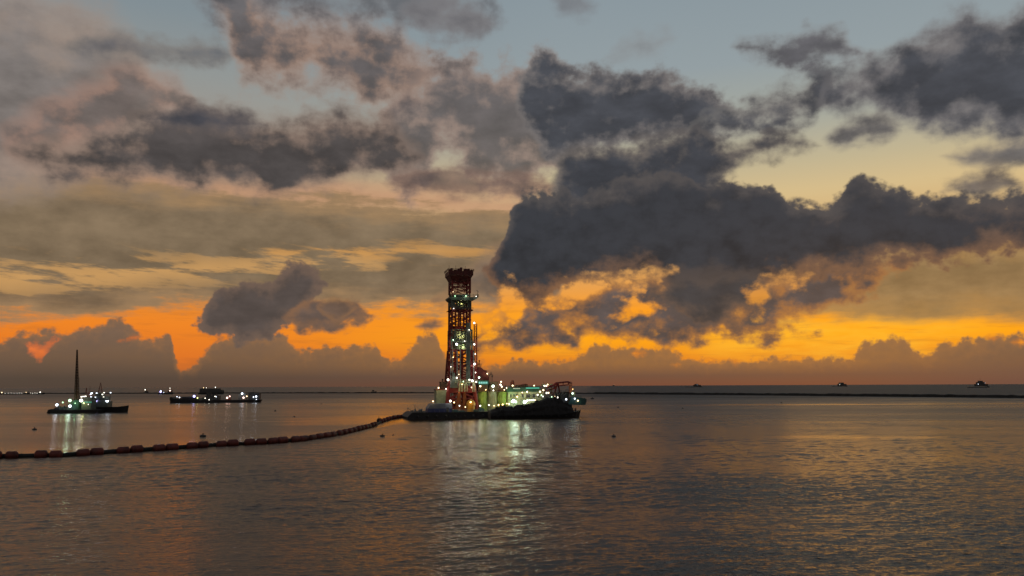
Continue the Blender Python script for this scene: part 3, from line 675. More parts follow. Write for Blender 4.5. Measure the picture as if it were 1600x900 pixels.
b = MB(); b.box(sx_(747), sx_(793.5), SY-.2, SY+14, sz_(612)+.1, sz_(611)+.1); b.rail([(sx_(747), SY-.2, sz_(611)+.1), (sx_(793.5), SY-.2, sz_(611)+.1)], 1.1, .06, 1.5)
b.box(sx_(766), sx_(779.5), SY+1, SY+6, sz_(611)+.103, sz_(597.5)); b.box(sx_(765), sx_(780.5), SY+.7, SY+6.3, sz_(597.5)+.003, sz_(596.3)+.003)
b.box(sx_(748), sx_(763), SY+1, SY+7, sz_(611)+.103, sz_(601.5))
b.box(sx_(780), sx_(790), SY+2, SY+6, sz_(611)+.103, sz_(606))
b.build('process_house', M('brown'), rig)
b = MB(); b.box(sx_(747), sx_(764), SY+.6, SY+8, sz_(601.4), sz_(594)); br = b.build('bridge_house', M('green_dark'), rig)
for k in range(5): xx = sx_(748.4)+k*(sx_(762.8)-sx_(748.4))/5; MB().box(xx, xx+.62, SY+.5, SY+.58, sz_(599.4), sz_(596.4)).build('window', M('lit_cyan'), br)
b = MB(); 
prof = [(sx_(738), sz_(595)), (sx_(738), sz_(577)), (sx_(742), sz_(574.5)), (sx_(749), sz_(573.5)), (sx_(753), sz_(574)), (sx_(757), sz_(577.5)), (sx_(762), sz_(579)), (sx_(762.5), sz_(586)), (sx_(766), sz_(590)), (sx_(766), sz_(593.9))]
b.prism(prof, SY+2, SY+8)
b.rail([(sx_(740), SY+2, sz_(574.5)), (sx_(753), SY+2, sz_(574))], 1, .06, 1)
b.tube((sx_(749), SY+4, sz_(574)), (sx_(749), SY+4, sz_(566)), .12); b.tube((sx_(751.5), SY+4, sz_(574)), (sx_(751.5), SY+4, sz_(563)), .14); b.ball((sx_(751.5), SY+4, sz_(563.5)), .4)
b.box(sx_(749.5), sx_(753.5), SY+3.9, SY+4.1, sz_(569), sz_(568)); b.tube((sx_(753.5), SY+4, sz_(574)), (sx_(754.6), SY+4, sz_(568)), .1)
b.build('upper_deckhouse', M('red_dark'), rig)
for px, pt in ((767, 583), (770, 580.5), (772, 584), (788, 600), (793, 601)):
    b = MB(); b.tube((sx_(px), SY+4, sz_(597) if px < 780 else sz_(606)), (sx_(px), SY+4, sz_(pt)), .1); b.box(sx_(px)-.5, sx_(px)+.5, SY+3.9, SY+4.1, sz_(pt+2.4), sz_(pt+1.9)); b.ball((sx_(px), SY+4, sz_(pt+4)), .35, 8); b.build('radar_mast', M('grey_dark'), rig)
# long house with green roof
HY = 8.0
b = MB(); b.box(sx_(793.3), sx_(849), HY, HY+12, 3.0, sz_(612.2, 820))
for k in range(18): xx = sx_(794)+k*(sx_(848)-sx_(794))/18; b.box(xx, xx+.14, HY-.08, HY-.005, 3.2, sz_(612.6, 820))
lh = b.build('long_deckhouse', M('cream'), rig)
b = MB(); cr_ = random.Random(9)
for k in range(26):
    xx = sx_(795+k*2.05); zz = 3.0+cr_.uniform(1.2, 4.6); ly = HY-1.6-cr_.random()*1.2
    if k % 3 == 0: b.tube((xx, ly, 3.0), (xx, ly, zz), cr_.uniform(.10, .3))
    elif k % 3 == 1: b.box(xx-.3, xx+cr_.uniform(.3, .9), ly, ly+.8, 3.0, 3.0+(zz-3)*.6)
    else: b.tube((xx, ly, 3.2+(zz-3)*.4), (xx+2.2, ly, 3.2+(zz-3)*.6), .12)
b.tube((sx_(795), HY-2, 3.5), (sx_(847), HY-2, 3.5), .16)
b.build('deck_piping', M('greygreen'), rig)
b = MB(); b.prism([(sx_(791), sz_(612.1, 820)), (sx_(845), sz_(612.1, 820)), (sx_(843), sz_(604.5, 820)), (sx_(793), sz_(605.5, 820))], HY-.8, HY+12.5); b.rail([(sx_(794), HY-.6, sz_(605, 820)), (sx_(843), HY-.6, sz_(605, 820))], .9, .05, 1.4)
b.build('roof', M('green_dark'), lh)
b = MB(); b.box(sx_(821), sx_(842), HY-.9, HY-.81, sz_(607.4, 820), sz_(605.4, 820)); b.build('lit_strip', M('lit_green'), lh)
b = MB(); b.box(sx_(801), sx_(812), HY-.9, HY-.81, sz_(607.6, 820), sz_(606.2, 820)); b.build('pale_panel', M('white'), lh)
for pa, pb in ((797, 799), (802, 804), (806, 808), (815, 818), (822, 828), (832, 836), (840, 843)): MB().box(sx_(pa), sx_(pb), HY-.16, HY-.09, sz_(621, 820), sz_(616, 820)).build('window', M('grey_dark'), lh)
b = MB(); b.box(sx_(802), sx_(806), HY+3, HY+6, sz_(605, 820), sz_(597, 820)); b.lathe((sx_(804), HY+4, sz_(597, 820)), [(.7, 0), (.5, .9)], 12)
b.prism([(sx_(810), sz_(604.6, 820)), (sx_(812), sz_(601.5, 820)), (sx_(820), sz_(601), ), (sx_(824), sz_(599.6, 820)), (sx_(827), sz_(600.5, 820)), (sx_(828), sz_(604.6, 820))], HY+3, HY+7)
b.build('funnel', M('oxide'), rig)
# stern crane: red arched boom and pale lit post
CY = 10.0
def cx(px): return X_(px, CY, 610)
def cz(py): return Z_(py, CY, 880)
b = MB(); seg = [(855, 605), (866, 602), (870, 598.4), (880, 597.4), (888, 596.6), (893, 599.5)]
P3 = [(cx(a), CY, cz(c)) for a, c in seg]
for off in (0, 1.4):
    b.path([(x, y+off, z) for x, y, z in P3], .42); b.path([(x, y+off, z-1.5) for x, y, z in P3[1:-1]], .28)
for (x, y, z) in P3[1:-1]: b.tube((x, y, z), (x, y, z-1.5), .2); b.tube((x, y, z), (x, y+1.4, z), .2)
b.tube((cx(871), CY, cz(598.5)), (cx(866), CY, cz(616)), .4); b.tube((cx(873), CY+1.2, cz(598.5)), (cx(876), CY+1.2, cz(616)), .4); b.tube((cx(869), CY, cz(606)), (cx(851), CY, cz(611)), .3)
b.box(cx(862), cx(876), CY-.5, CY+2, cz(617.5), cz(613))
cr = b.build('stern_crane', M('red'), rig)
b = MB(); b.box(cx(890), cx(893.6), CY-.4, CY+1.2, cz(615), cz(601.5)); b.lathe((cx(891.6), CY+.4, cz(601)), [(.9, 0), (1.1, .6), (.5, 1.5)], 12); b.build('crane_post', M('pale_red'), cr)
b = MB(); b.prism([(cx(892), cz(618)), (cx(897), cz(618)), (cx(906), cz(627)), (cx(902), cz(628))], CY-.6, CY+.8); b.box(cx(892), cx(897.5), CY-1, CY+1.4, cz(618.5)+.01, cz(612.5)); b.build('stern_chute', M('cream'), rig)
b = MB(); b.box(cx(854), cx(866.5), CY+3, CY+6, cz(602.6), cz(599.6)); b.box(cx(853), cx(868), CY+2.8, CY+6.2, cz(603.2)-.2, cz(602.6)-.003); 
for px in (852, 857): b.tube((cx(px), CY+3.5, cz(605)), (cx(px), CY+3.5, cz(596.5)), .12)
b.box(cx(850.5), cx(853), CY+3, CY+5, cz(603), cz(600)); b.tube((cx(855), CY+4, 3), (cx(855), CY+4, cz(603)), .35); b.tube((cx(865), CY+4, 3), (cx(865), CY+4, cz(603)), .35)
b.build('lookout_platform', M('cream'), rig)
b = MB(); b.prism([(cx(884), cz(632)), (cx(909), cz(633)), (cx(911), cz(627.5)), (cx(911), cz(623.5)), (cx(902), cz(621)), (cx(888), cz(620.5))], CY-5, CY+9)
b.tube((cx(908.6), CY-4.8, cz(626)), (cx(908.6), CY-4.8, cz(621.8)), .3); b.rail([(cx(889), CY-4.9, cz(621)), (cx(903), CY-4.9, cz(621.3))], 1.0, .06, 1.3)
b.build('stern_ramp', M('teal'), rig)
b = MB()
for pa, pb, pt, ly in ((850, 858, 617, 6), (858, 866, 619, 5), (868, 878, 613, 9), (876, 886, 616, 7), (884, 889, 612, 12)):
    b.box(X_(pa, ly), X_(pb, ly), ly, ly+4, 3.0, Z_(pt, ly, pa)); b.rail([(X_(pa, ly), ly, Z_(pt, ly, pa)), (X_(pb, ly), ly, Z_(pt, ly, pa))], 1, .06, 1.0)
b.build('generator_house', M('grey_dark'), rig)
for px, py in ((850, 612), (855, 610), (861, 615), (866, 612), (871, 611), (880, 611), (846, 610)): MB().tube((X_(px, 8), 8, 3.0), (X_(px, 8), 8, Z_(py, 8, px)), .14).build('lamp_pole', M('steel'), rig)
b = MB()
for k in range(8): b.tube((X_(846+k*5, 7), 7, Z_(618, 7, 860)), (X_(850+k*5, 7), 7, Z_(613+k % 3, 7, 860)), .1)
b.build('pipe_rack', M('steel'), rig)

# lamps: (px, py, local depth, kind, radius, power)
RL = [(741, 504.6, ty0-2, 'white', .42, 1.2), (713.5, 538, ty0-3.2, 'white', .55, 2.2), (741, 538, ty0-2, 'white', .40, 1.0), (741.5, 568.7, ty0-2, 'white', .5, 1.6),
      (761.3, 583.8, SY+1, 'warm', .28, .3), (748.5, 590, SY-.2, 'white', .42, 1.0), (738, 595, ty0-4.6, 'white', .50, 1.6), (733.5, 593.5, ty0-4.8, 'white', .35, .6), (700, 593.5, ty0-3.2, 'white', .5, 1.4), (713.6, 590.2, ty0-3.8, 'white', .34, .6),
      (685.2, 606, 7.5, 'warm', .34, .7), (676.6, 627, 1.0, 'warm', .32, .4), (703.6, 626.6, 1.0, 'white', .48, 1.0), (709.6, 628.8, 2, 'amber', .3, .5), (735.5, 628.4, 2.0, 'amber', .4, 1.2), (750.5, 603.4, SY-.6, 'warm', .38, .8),
      (770.5, 603.4, SY-.2, 'white', .62, 3.0), (783, 596.3, SY+1, 'warm', .32, .5), (782, 601, SY+1, 'white', .36, .7), (784, 604, SY+1, 'warm', .34, .7), (750.4, 634.2, 4, 'white', .34, .5),
      (779, 632.8, 6, 'amber', .34, 1.0), (785.5, 632, 6, 'amber', .34, 1.0), (791.8, 630.6, 6, 'amber', .26, .4), (795.5, 631, 6, 'warm', .28, .5), (801, 602.5, SY+1, 'warm', .40, .6), (791.5, 606.2, SY-1.2, 'warm', .26, .3),
      (834.5, 602.5, SY+1, 'warm', .36, .4), (823.6, 612.2, SY-1.3, 'warm', .36, .9), (808, 619.6, SY-1.5, 'amber', .34, .9), (802.6, 626.6, 5.2, 'cool', .85, 5.0), (806, 628, 5.0, 'cool', .5, 1.5), (799.8, 627.6, 5.2, 'white', .45, 1.2),
      (819.8, 628.2, 4.6, 'cool', .75, 4.0), (824, 625.6, 5.0, 'white', .38, 1.0), (827.5, 625.3, 5.0, 'white', .32, .6), (830.5, 625.2, 5.0, 'warm', .32, .6), (833.6, 625, 5.0, 'white', .34, .8), (836.6, 625.4, 5.0, 'warm', .24, .3),
      (816, 613.2, SY-1.3, 'warm', .24, .3), (843.8, 612, 7, 'warm', .40, .9), (849, 609.5, 7, 'warm', .40, .8), (840, 617, 7, 'white', .34, .6), (846, 617.5, 6.4, 'green', .26, .3), (848.5, 619.5, 5, 'white', .28, .3), (854, 614, 5.6, 'white', .36, .6), (857.2, 613.8, 5.6, 'warm', .34, .6),
      (850.4, 602.8, CY+1, 'white', .32, .4), (853.6, 603, CY+1, 'white', .34, .5), (855.6, 600.8, CY+2, 'warm', .32, .9), (862, 620, 4.6, 'green', .24, .3), (867, 619.6, 4.4, 'warm', .24, .2), (871.3, 621, 5, 'white', .30, .4), (884.7, 624, 4, 'cool', .42, .8), (895, 608, CY-1.6, 'amber', .2, .7),
      (894.6, 614.6, CY-2.2, 'white', .46, 1.0), (898.2, 622.8, CY-5.4, 'cool', .36, .6), (903, 626, CY-5.6, 'warm', .36, .7), (736.7, 605.4, ty0-4.4, 'warm', .22, .5), (722, 600.5, ty0-4.4, 'amber', .26, .5), (708, 456, ty0-1, 'warm', .16, .1), (711, 462.5, ty0-2.2, 'green', .2, .2), (728, 462.5, ty0-2.2, 'green', .2, .2), (744, 463, ty0-2.2, 'white', .2, .2), (709, 482, ty0-1.4, 'white', .18, .2), (733, 515.5, ty0-2.6, 'white', .2, .2), (708, 531, ty0-1.6, 'green', .22, .3), (726, 533, ty0-1.6, 'white', .24, .3), (708, 558, ty0-2.4, 'warm', .2, .3), (742.5, 553, ty0-2, 'white', .22, .3), (704.5, 573, ty0-2.4, 'white', .2, .2), (743, 582, ty0-2.4, 'white', .24, .4), (724, 596, ty0-4.4, 'green', .22, .3), (717, 585, ty0-2.6, 'warm', .2, .3), (744, 596.5, ty0-4.4, 'white', .3, .6), (759, 609, SY-1, 'amber', .24, .5), (771, 610, SY-1, 'white', .24, .4), (788, 609, SY-1, 'warm', .24, .5), (764, 633, 5, 'white', .26, .4), (772, 634, 5, 'warm', .24, .3), (718, 634, 1.5, 'white', .26, .4), (727, 636, 2, 'warm', .24, .3), (697, 607.6, 8, 'white', .24, .3)]
for px, py, ly, kd, r_, pw in RL:
    if kd == 'cool' and px < 840: kd = 'mint'
    if kd == 'white' and pw > .8: kd = 'mint' if px > 745 else 'white'
    if px > 838: pw *= .35
    lamp(rig, RF.at(px, py, ly), kd, r_*1.05, pw)
# lights working inside the tower
for px, py, ly, pw, c in ((722, 474, cy-3, 2.2, (1, .88, .45)), (720, 524, cy-4.2, 3.2, (1, .92, .5)), (724, 541, cy-4, 2.6, (.85, 1, .6)), (720, 566, cy-2, 1.6, (1, .8, .6)), (720, 500, cy-3, 1.0, (1, .75, .5)), (797, 618, SY-2.5, 1.6, (.6, 1, .35)), (718, 612, ty0-5, 1.0, (1, .6, .25)), (728, 462, ty0-3, .5, (.9, 1, .8)), (754, 624, SY-3, 1.3, (1, 1, .35)), (795, 622, SY-2.5, 1.3, (.75, 1, .4)), (690, 622, 5.5, .35, (.9, 1, .55))):
    l = bpy.data.lights.new('work_light', 'POINT'); l.energy = pw*LAMP_P*.62; l.color = c; l.shadow_soft_size = .25
    lo = bpy.data.objects.new('work_light', l); col.objects.link(lo); lo.parent = rig; lo.location = RF.at(px, py, ly)

# ------------------------------------------------------------------ dark barge moored alongside, heaped and sheeted
DF = Frame(762, 653.5, R(12))
drk = empty('supply_barge', DF.o+Vector((0, 0, 0)), DF.a, 'low unlit black barge heaped with dark cargo, alongside the right end of the tower barge', 'barge')
dL = DF.x(903, 0, 645); hd = hull(dL, 9, 1.6, bow=.14, rise=1.6, sheer=.3)
for i, v in enumerate(hd.v): hd.v[i] = (v[0], v[1]-4.6, v[2])
hd.build('hull', M('hull_black'), drk)
rr = random.Random(11); b = MB(); rings = []
tops = [(764, 641), (775, 637), (785, 634.5), (793, 634), (800, 634.8), (810, 633), (820, 632.6), (828, 631), (836, 628), (844, 625), (852, 622.5), (860, 622), (868, 621.5), (876, 625), (882, 629), (888, 632), (893, 636)]
for i, (px, py) in enumerate(tops):
    for sub in range(3):
        if i == len(tops)-1 and sub: break
        n2 = tops[min(i+1, len(tops)-1)]; f_ = sub/3; qx = px+(n2[0]-px)*f_; qy = py+(n2[1]-py)*f_+rr.uniform(-1.0, 1.0)
        x = DF.x(qx, -4.5, 635); z = max(2.0, DF.z(qy, -4.5, qx))
        rings.append([(x, -8.6, 1.3), (x, -8.0+rr.uniform(-.2, .2), 1.3+(z-1.3)*.55), (x, -6.2+rr.uniform(-.5, .5), z*.93), (x, -4.5, z), (x, -2.6, z*.9+rr.uniform(-.2, .2)), (x, -.8, 1.3)])
b.loft(rings)
for k in range(46):
    rg = rr.choice(rings[3:]); p = rg[rr.choice((1, 2, 3))]; s_ = rr.uniform(.4, 1.1); b.box(p[0]-s_, p[0]+s_, p[1]-.5, p[1]+.5, p[2]-.8, p[2]+rr.uniform(.1, .7), .2, .1)
b.build('sheeted_cargo', M('tarp'), drk)
for k in range(11): MB().lathe((3+k*(dL-8)/10, -9.3, 1.0), [(.2, -.35), (.55, -.2), (.55, .2), (.2, .35)], 10).build('tyre_fender', M('rubber'), drk)
for px in (790, 812, 838, 858, 872): x = DF.x(px, -4); MB().tube((x, -5, 2), (x, -5, DF.z(627 if px < 830 else 617, -4, px)), .1).build('stanchion', M('grey_dark'), drk)
b = MB(); x = DF.x(897, -4); b.tube((x, -4.6, 2.4), (x+.6, -4.6, DF.z(637.5, -4, 897)), .35); b.tube((DF.x(893, -4), -4.6, 2.4), (DF.x(893, -4)-.4, -4.6, DF.z(638, -4, 893)), .2)
b.build('bow_bollard', M('grey_dark'), drk)

# ------------------------------------------------------------------ floating pipeline in the foreground
wl = [(-120, 721.5), (0, 717.4), (95, 715.5), (165, 710.6), (230, 706.5), (330, 699.6), (427, 694.4), (480, 689.5), (520, 683.5), (556, 675.2), (575, 670.4), (590, 665.5), (598, 660.8), (612, 656.6), (630, 653.8), (646, 652.6)]
def wly(px):
    for (a, c), (d, e) in zip(wl, wl[1:]):
        if a <= px <= d: return c+(e-c)*(px-a)/(d-a)
    return wl[-1][1]
def pp(px, off=0.0): return sea(px, wly(px)-off)
pipe = empty('floating_pipeline', pp(300), 0, 'long dark pipeline with red-brown floats curving over the water to the tower barge', 'pipeline')
po = pipe.location.copy()
b = MB(); last = None
for k in range(0, 96):
    px = -110+(756)*k/95; p = pp(px, 2.6)-po; p.z = .24+.04*math.sin(k*.9)
    if last: b.tube(last, p, .52, n=10)
    if k % 3 == 0 and last: d = (p-last).normalized(); b.tube(p-d*.1, p+d*.1, .58, n=10)
    last = p
b.build('pipe', M('rubber'), pipe)
FL = [(-66, -48), (-40, -22), (-17, 3), (8, 28), (54, 74), (77, 97), (119.5, 139.5), (141, 161), (182.5, 202), (204, 223), (239, 257.5), (259, 278), (292, 308), (309.5, 325), (338, 354), (355.5, 372), (382, 398.5), (400, 416), (419.5, 433), (434, 448), (456, 467), (468, 480.5), (482.5, 493), (494, 504.5), (507, 515), (516, 524), (527, 534), (535, 542), (544, 549.5), (550.5, 556), (558, 562.5), (563.5, 568), (570, 573.5), (574.5, 578), (580, 583.5), (584.5, 587.5), (594, 597.5), (598.5, 602), (604, 607), (608, 611), (614, 617.5), (620, 624), (625, 629)]
fr = random.Random(5)
for i, (a, c) in enumerate(FL):
    A = pp(a, 2.2)-po; B = pp(c, 2.2)-po; d = (B-A); ln = d.length
    if ln > 4.2: mid = (A+B)/2; d = d.normalized()*3.4; A = mid-d/2; B = mid+d/2
    A.z = B.z = .50
    dn = (B-A).normalized(); r_ = .88+fr.uniform(-.04, .04); m = MB()
    lnn = (B-A).length; up = fr.uniform(-.10, .10)
    tp = min(.34, lnn*.2); m.tube(A, A+dn*tp, r_*.5, r_, n=16); m.tube(A+dn*tp, B-dn*tp, r_, n=16); m.tube(B-dn*tp, B, r_, r_*.5, n=16)
    for q_ in (.3, .7): m.tube(A+dn*(lnn*q_-.06), A+dn*(lnn*q_+.06), r_+.035, n=16)
    for j in range(len(m.v)): v = m.v[j]; m.v[j] = (v[0], v[1], v[2]+up)
    f_ = m.build('float', M('float_red'), pipe)
# elbow joint with a small frame
e = pp(592, 5)-po; b = MB(); b.ball((e.x, e.y, .6), 1.0, 14); b.tube((e.x, e.y, .6), (e.x, e.y, 2.3), .12); b.tube((e.x-.7, e.y, 1.2), (e.x+.9, e.y, 1.5), .15)
b.build('swivel_joint', M('rubber'), pipe)

# ------------------------------------------------------------------ crane barge at left
CF = Frame(72.5, 646, R(3))
cb = empty('crane_barge', CF.o, CF.a, 'dark crane barge with one tall slender mast and bright lamps, nearest vessel on the left', 'crane barge')
cX = lambda px, ly=0: CF.x(px, ly, 630)
cZ = lambda py, ly=0: CF.z(py, ly, 120)
L = cX(152)
b = hull(L, 14, 2.0, bow=.08, flat=True, sheer=0)
for i, v in enumerate(b.v): b.v[i] = (v[0], v[1]+7, v[2])
b.prism([(-.3, 0.2), (1, 2.3), (4, 2.6), (4, 3.4), (6.5, 3.4), (7, 2.0), (1, 1.0)], .5, 13.5)
b.build('hull', M('hull_black'), cb)
b = MB(); mx = cX(120, 5); zt_ = cZ(546.5, 5); lattice(b, mx-1.1, mx+1.1, 4, 6.3, 2.0, zt_, 22, .16, .09, tx=.98, ty=.85, xb=True)
b.tube((mx, 5.1, 2), (mx, 5.1, zt_), .55, .08, n=10)
xt = CF.at(120.3, 546.5, 5).x
b.v = [(x+(xt-mx)*(z-2)/(zt_-2), y, z) for x, y, z in b.v]
b.build('lattice_boom', M('brown'), cb)
b = MB(); b.box(mx-1.9, mx+1.9, 3, 8, 2.0, 5.4); b.prism([(mx-1.9, 5.4), (mx+1.9, 5.4), (mx+1.3, 7.8), (mx-.9, 7.8)], 3.4, 7.6)
b.tube((mx+1, 6, 7.8), (mx+.3, 5.2, cZ(590, 5)), .06); b.build('crane_cab', M('green_dark'), cb)
b = MB(); b.box(cX(101), cX(113), 4, 11, 2.0, cZ(631, 4)); b.box(cX(104), cX(112), 5, 10, cZ(631, 4)+.003, cZ(627, 4)); b.box(cX(122.5), cX(137), 4, 11, 2.0, cZ(626, 4)); b.box(cX(125), cX(136), 5, 10, cZ(626, 4)+.003, cZ(621, 4)); b.rail([(cX(122.5), 4, cZ(626, 4)), (cX(137), 4, cZ(626, 4))], 1, .07, 1.3)
b.rail([(cX(80), .6, 2.0), (cX(150), .6, 2.0)], 1.1, .06, 1.8)
dhc = b.build('deckhouse', M('greygreen'), cb)
for k in range(6): xx = cX(123.5)+k*.95; MB().box(xx, xx+.5, 3.9, 3.98, cZ(629.5, 4), cZ(627.5, 4)).build('window', M('lit_green'), dhc)
b = MB(); b.tube((cX(86), 5, 2), (cX(84), 5, cZ(633, 5)), .25); b.lathe((cX(92), 4, 3.2), [(1.2, -1.4), (1.2, -1.2), (.6, -1.1), (.6, 1.1), (1.2, 1.2), (1.2, 1.4)], 14, 'x'); b.box(cX(87), cX(97), 3, 6, 2, 2.9)
b.tube((cX(98), 5, 2), (cX(98), 5, cZ(629, 5)), .12); b.tube((cX(109), 3.4, 2), (cX(109), 3.4, cZ(626, 3.4)), .12); b.build('anchor_winch', M('grey_dark'), cb)
for px, py, ly, kd, r_, pw in [(88.9, 632.6, .8, 'cool', .75, 2.2), (98, 628.7, 4.7, 'green', .36, .4), (109.3, 625.8, 3.0, 'green', .80, 2.6), (109.3, 634.6, 1.5, 'cool', .8, 2.0), (126.8, 625.8, 3.0, 'white', .95, 3.0), (127, 620, 4.6, 'white', .3, .2), (129.4, 619.6, 4.6, 'white', .3, .2), (131.8, 619.4, 4.6, 'white', .3, .2), (134, 619.2, 4.6, 'white', .32, .2), (131, 630, 3, 'yellow', .34, 1.2), (138, 632, 2, 'white', .22, .3), (117.5, 630, 2, 'green', .2, .6)]:
    lamp(cb, CF.at(px, py, ly), kd, r_, pw*(.8 if kd in ('green', 'yellow') else .4))

TF = Frame(196, 644.4, R(180+4))
tg = empty('tugboat', TF.o, TF.a, 'dark workboat with high black bow and masts, touching the right end of the crane barge', 'tugboat')
b = hull(23, 8, 3.3, bow=.16, rise=.5, sheer=.1)
for i, v in enumerate(b.v): b.v[i] = (23.0-v[0]+0, v[1]-4.4, v[2])
b.build('hull', M('hull_black'), tg)
def gx(px, ly=-4): return TF.x(px, ly, 630)
def gz(py, ly=-4): return TF.z(py, ly, 160)
def tb(m, pa, pb, y0, y1, z0, z1): a, c = sorted((gx(pa), gx(pb))); m.box(a, c, y0, y1, z0, z1)
b = MB(); tb(b, 146, 171, -8, -1.5, 2.2, gz(627)); dh = b.build('deckhouse', M('greygreen'), tg)
b = MB(); tb(b, 147, 168, -7.4, -2, gz(627)+.003, gz(619.5)); tb(b, 150, 160, -6.6, -2.6, gz(619.5)+.003, gz(613.5)); b.build('wheelhouse', M('greygreen'), tg)
for k in range(5): x = gx(167.5)+1+k*1.3; MB().box(x, x+.6, -1.49, -1.43, gz(624.5), gz(622)).build('window', M('grey_dark'), dh)
for k in range(4): x = gx(159.5)+.3+k*.85; MB().box(x, x+.5, -2.59, -2.52, gz(618), gz(615.8)).build('window', M('grey_dark'), dh)
b = MB(); xm = gx(155); 
for s_ in (-1, 1): b.tube((xm+s_*1.15, -4.6, gz(613.5)), (xm, -4.4, gz(597.5)), .26, .1)
for k in range(4): b.box(xm-.9+k*.2, xm+.9-k*.2, -4.6, -4.4, gz(611-k*3), gz(611-k*3)+.2)
b.build('signal_mast', M('oxide'), tg)
b = MB(); b.tube((gx(139), -4, 2), (gx(139), -4, gz(602.5)), .2, .08); b.tube((gx(133.5), -4, gz(614)), (gx(133.8), -4, gz(606)), .35, .3); b.tube((gx(135), -4, 2), (gx(137), -4, gz(612)), .22); b.box(gx(141), gx(133), -4.3, -3.7, gz(614.6), gz(614)); b.tube((gx(141), -4, 2), (gx(141), -4, gz(614)), .2)
b.build('davit', M('oxide'), tg)
for px, py, ly, kd, r_, pw in [(143.2, 614, -3, 'cool', .62, 1.0), (141.6, 616, -3, 'cool', .4, .4), (151, 614, -2.3, 'cool', .42, .5), (142.2, 619.8, -2.6, 'cool', .36, .4), (148.8, 620.4, -1.7, 'cool', .4, .5), (149.6, 626.3, -1.2, 'violet', .85, 1.8), (160, 616, -2.3, 'white', .42, .6), (162.8, 613.2, -3, 'white', .36, .5), (161.8, 620, -1.7, 'white', .3, .3), (167.4, 626.2, -1.2, 'cool', .9, 2.4), (172.8, 613.2, -3, 'cool', .42, .5), (144, 635, -.5, 'cool', .2, .2)]:
    lamp(tg, TF.at(px, py, ly), kd, r_, pw*.45)
MB().tube((gx(172.8), -3.3, gz(627)), (gx(172.8), -3.3, gz(613.5)), .1).build('lamp_pole', M('grey_dark'), tg)
b = MB(); b.tube((gx(162.8), -3.3, gz(619)), (gx(162.8), -3.3, gz(613.5)), .1); b.build('lamp_pole', M('grey_dark'), tg)

# ------------------------------------------------------------------ hopper barge, second from left
HF = Frame(265, 629.8, R(9))
hb = empty('hopper_barge', HF.o, HF.a, 'long low black hopper barge with scattered white and pink lamps, second from left', 'barge')
HL = HF.x(407, 0, 625)
hX = lambda px, ly=0: HF.x(px, ly, 622)
hZ = lambda py, ly=0, px=340: HF.z(py, ly, px)
b = hull(HL, 15, 2.6, bow=.05, flat=True, sheer=0)
for i, v in enumerate(b.v): b.v[i] = (v[0], v[1]+7.5, v[2])
b.prism([(hX(265), 2.61), (hX(265), hZ(620.5, 0, 268)), (hX(268.5), hZ(620.5, 0, 268)), (hX(270), hZ(622.5, 0, 268)), (hX(307), hZ(622, 0, 300)), (hX(312), 2.61)], .3, 14.5)
b.build('hull', M('hull_black'), hb)
b = MB(); b.box(hX(283, 3), hX(303, 3), 3, 12, 2.7, hZ(619.5, 3)); b.box(hX(321, 3), hX(342, 3), 3, 12, 2.65, hZ(618, 3)); b.box(hX(322, 3), hX(328, 3), 4, 10, hZ(618, 3)+.003, hZ(614, 3)); b.box(hX(331, 3), hX(337, 3), 4, 11, hZ(618, 3)+.003, hZ(615.5, 3)); b.tube((hX(324, 4), 5, 5), (hX(330, 4), 5, hZ(613, 4)), .3)
b.box(hX(315, 3), hX(321, 3), 3, 9, 2.65, hZ(621, 3))
b.rail([(hX(270), .6, 3.0), (hX(404), .6, 2.7)], 1.1, .07, 2.5)
b.build('hopper_machinery', M('grey_dark'), hb)
b = MB(); b.box(hX(372, 3), hX(384, 3), 4, 12, 2.65, hZ(616, 3, 378)); b.box(hX(375, 3), hX(382, 3), 5, 11, hZ(616, 3, 378)+.003, hZ(613.4, 3, 378)); b.build('pilot_house', M('steel'), hb)
b = MB(); b.box(hX(388, 3), hX(405, 3), 3, 13, 2.65, hZ(615.6, 3, 396)); b.box(hX(387.5, 3), hX(405.5, 3), 2.6, 13.4, hZ(615.6, 3, 396)+.003, hZ(614.9, 3, 396)); b.tube((hX(395, 3), 6, 6), (hX(395, 3), 6, hZ(608, 3, 396)), .13); b.build('accommodation_block', M('grey_dark'), hb)
b = MB(); b.box(hX(354, 3), hX(360, 3), 3, 6, 2.65, hZ(622, 3, 357)); b.tube((hX(358, 3), 4, 3), (hX(358, 3), 4, hZ(615, 3, 357)), .16); b.tube((hX(355, 3), 4, 3), (hX(355, 3), 4, hZ(620, 3, 357)), .16); b.build('lamp_pole', M('oxide'), hb)
for px, py, ly, kd, r_, pw in [(303.4, 619.2, 1.5, 'violet', 1.15, 2.5), (308.6, 621.8, 1, 'yellow', .6, 1.0), (280.4, 621, 1, 'cool', .5, .5), (276.6, 619.8, 1, 'cool', .4, .3), (320.5, 622.2, 1, 'white', .45, .4), (326.8, 624.4, -.5, 'white', .45, .5), (336, 619.3, 1, 'white', .45, .4), (338, 620, 1, 'cool', .35, .2), (354.9, 621.6, 1, 'pink', .9, 1.8), (359, 619.2, 1, 'pink', .62, 1.0), (378.3, 615, 2, 'cool', .95, 2.0), (380.5, 621.4, 1, 'pink', .9, 1.8), (385.5, 619.2, 1, 'warm', .6, .8), (400.2, 619.5, 1.5, 'cool', .85, 2.0), (396, 620.4, 1.5, 'cool', .55, .8), (400.5, 624, 1, 'cool', .4, .5)]:
    lamp(hb, HF.at(px, py, ly), kd, r_, pw*.3)

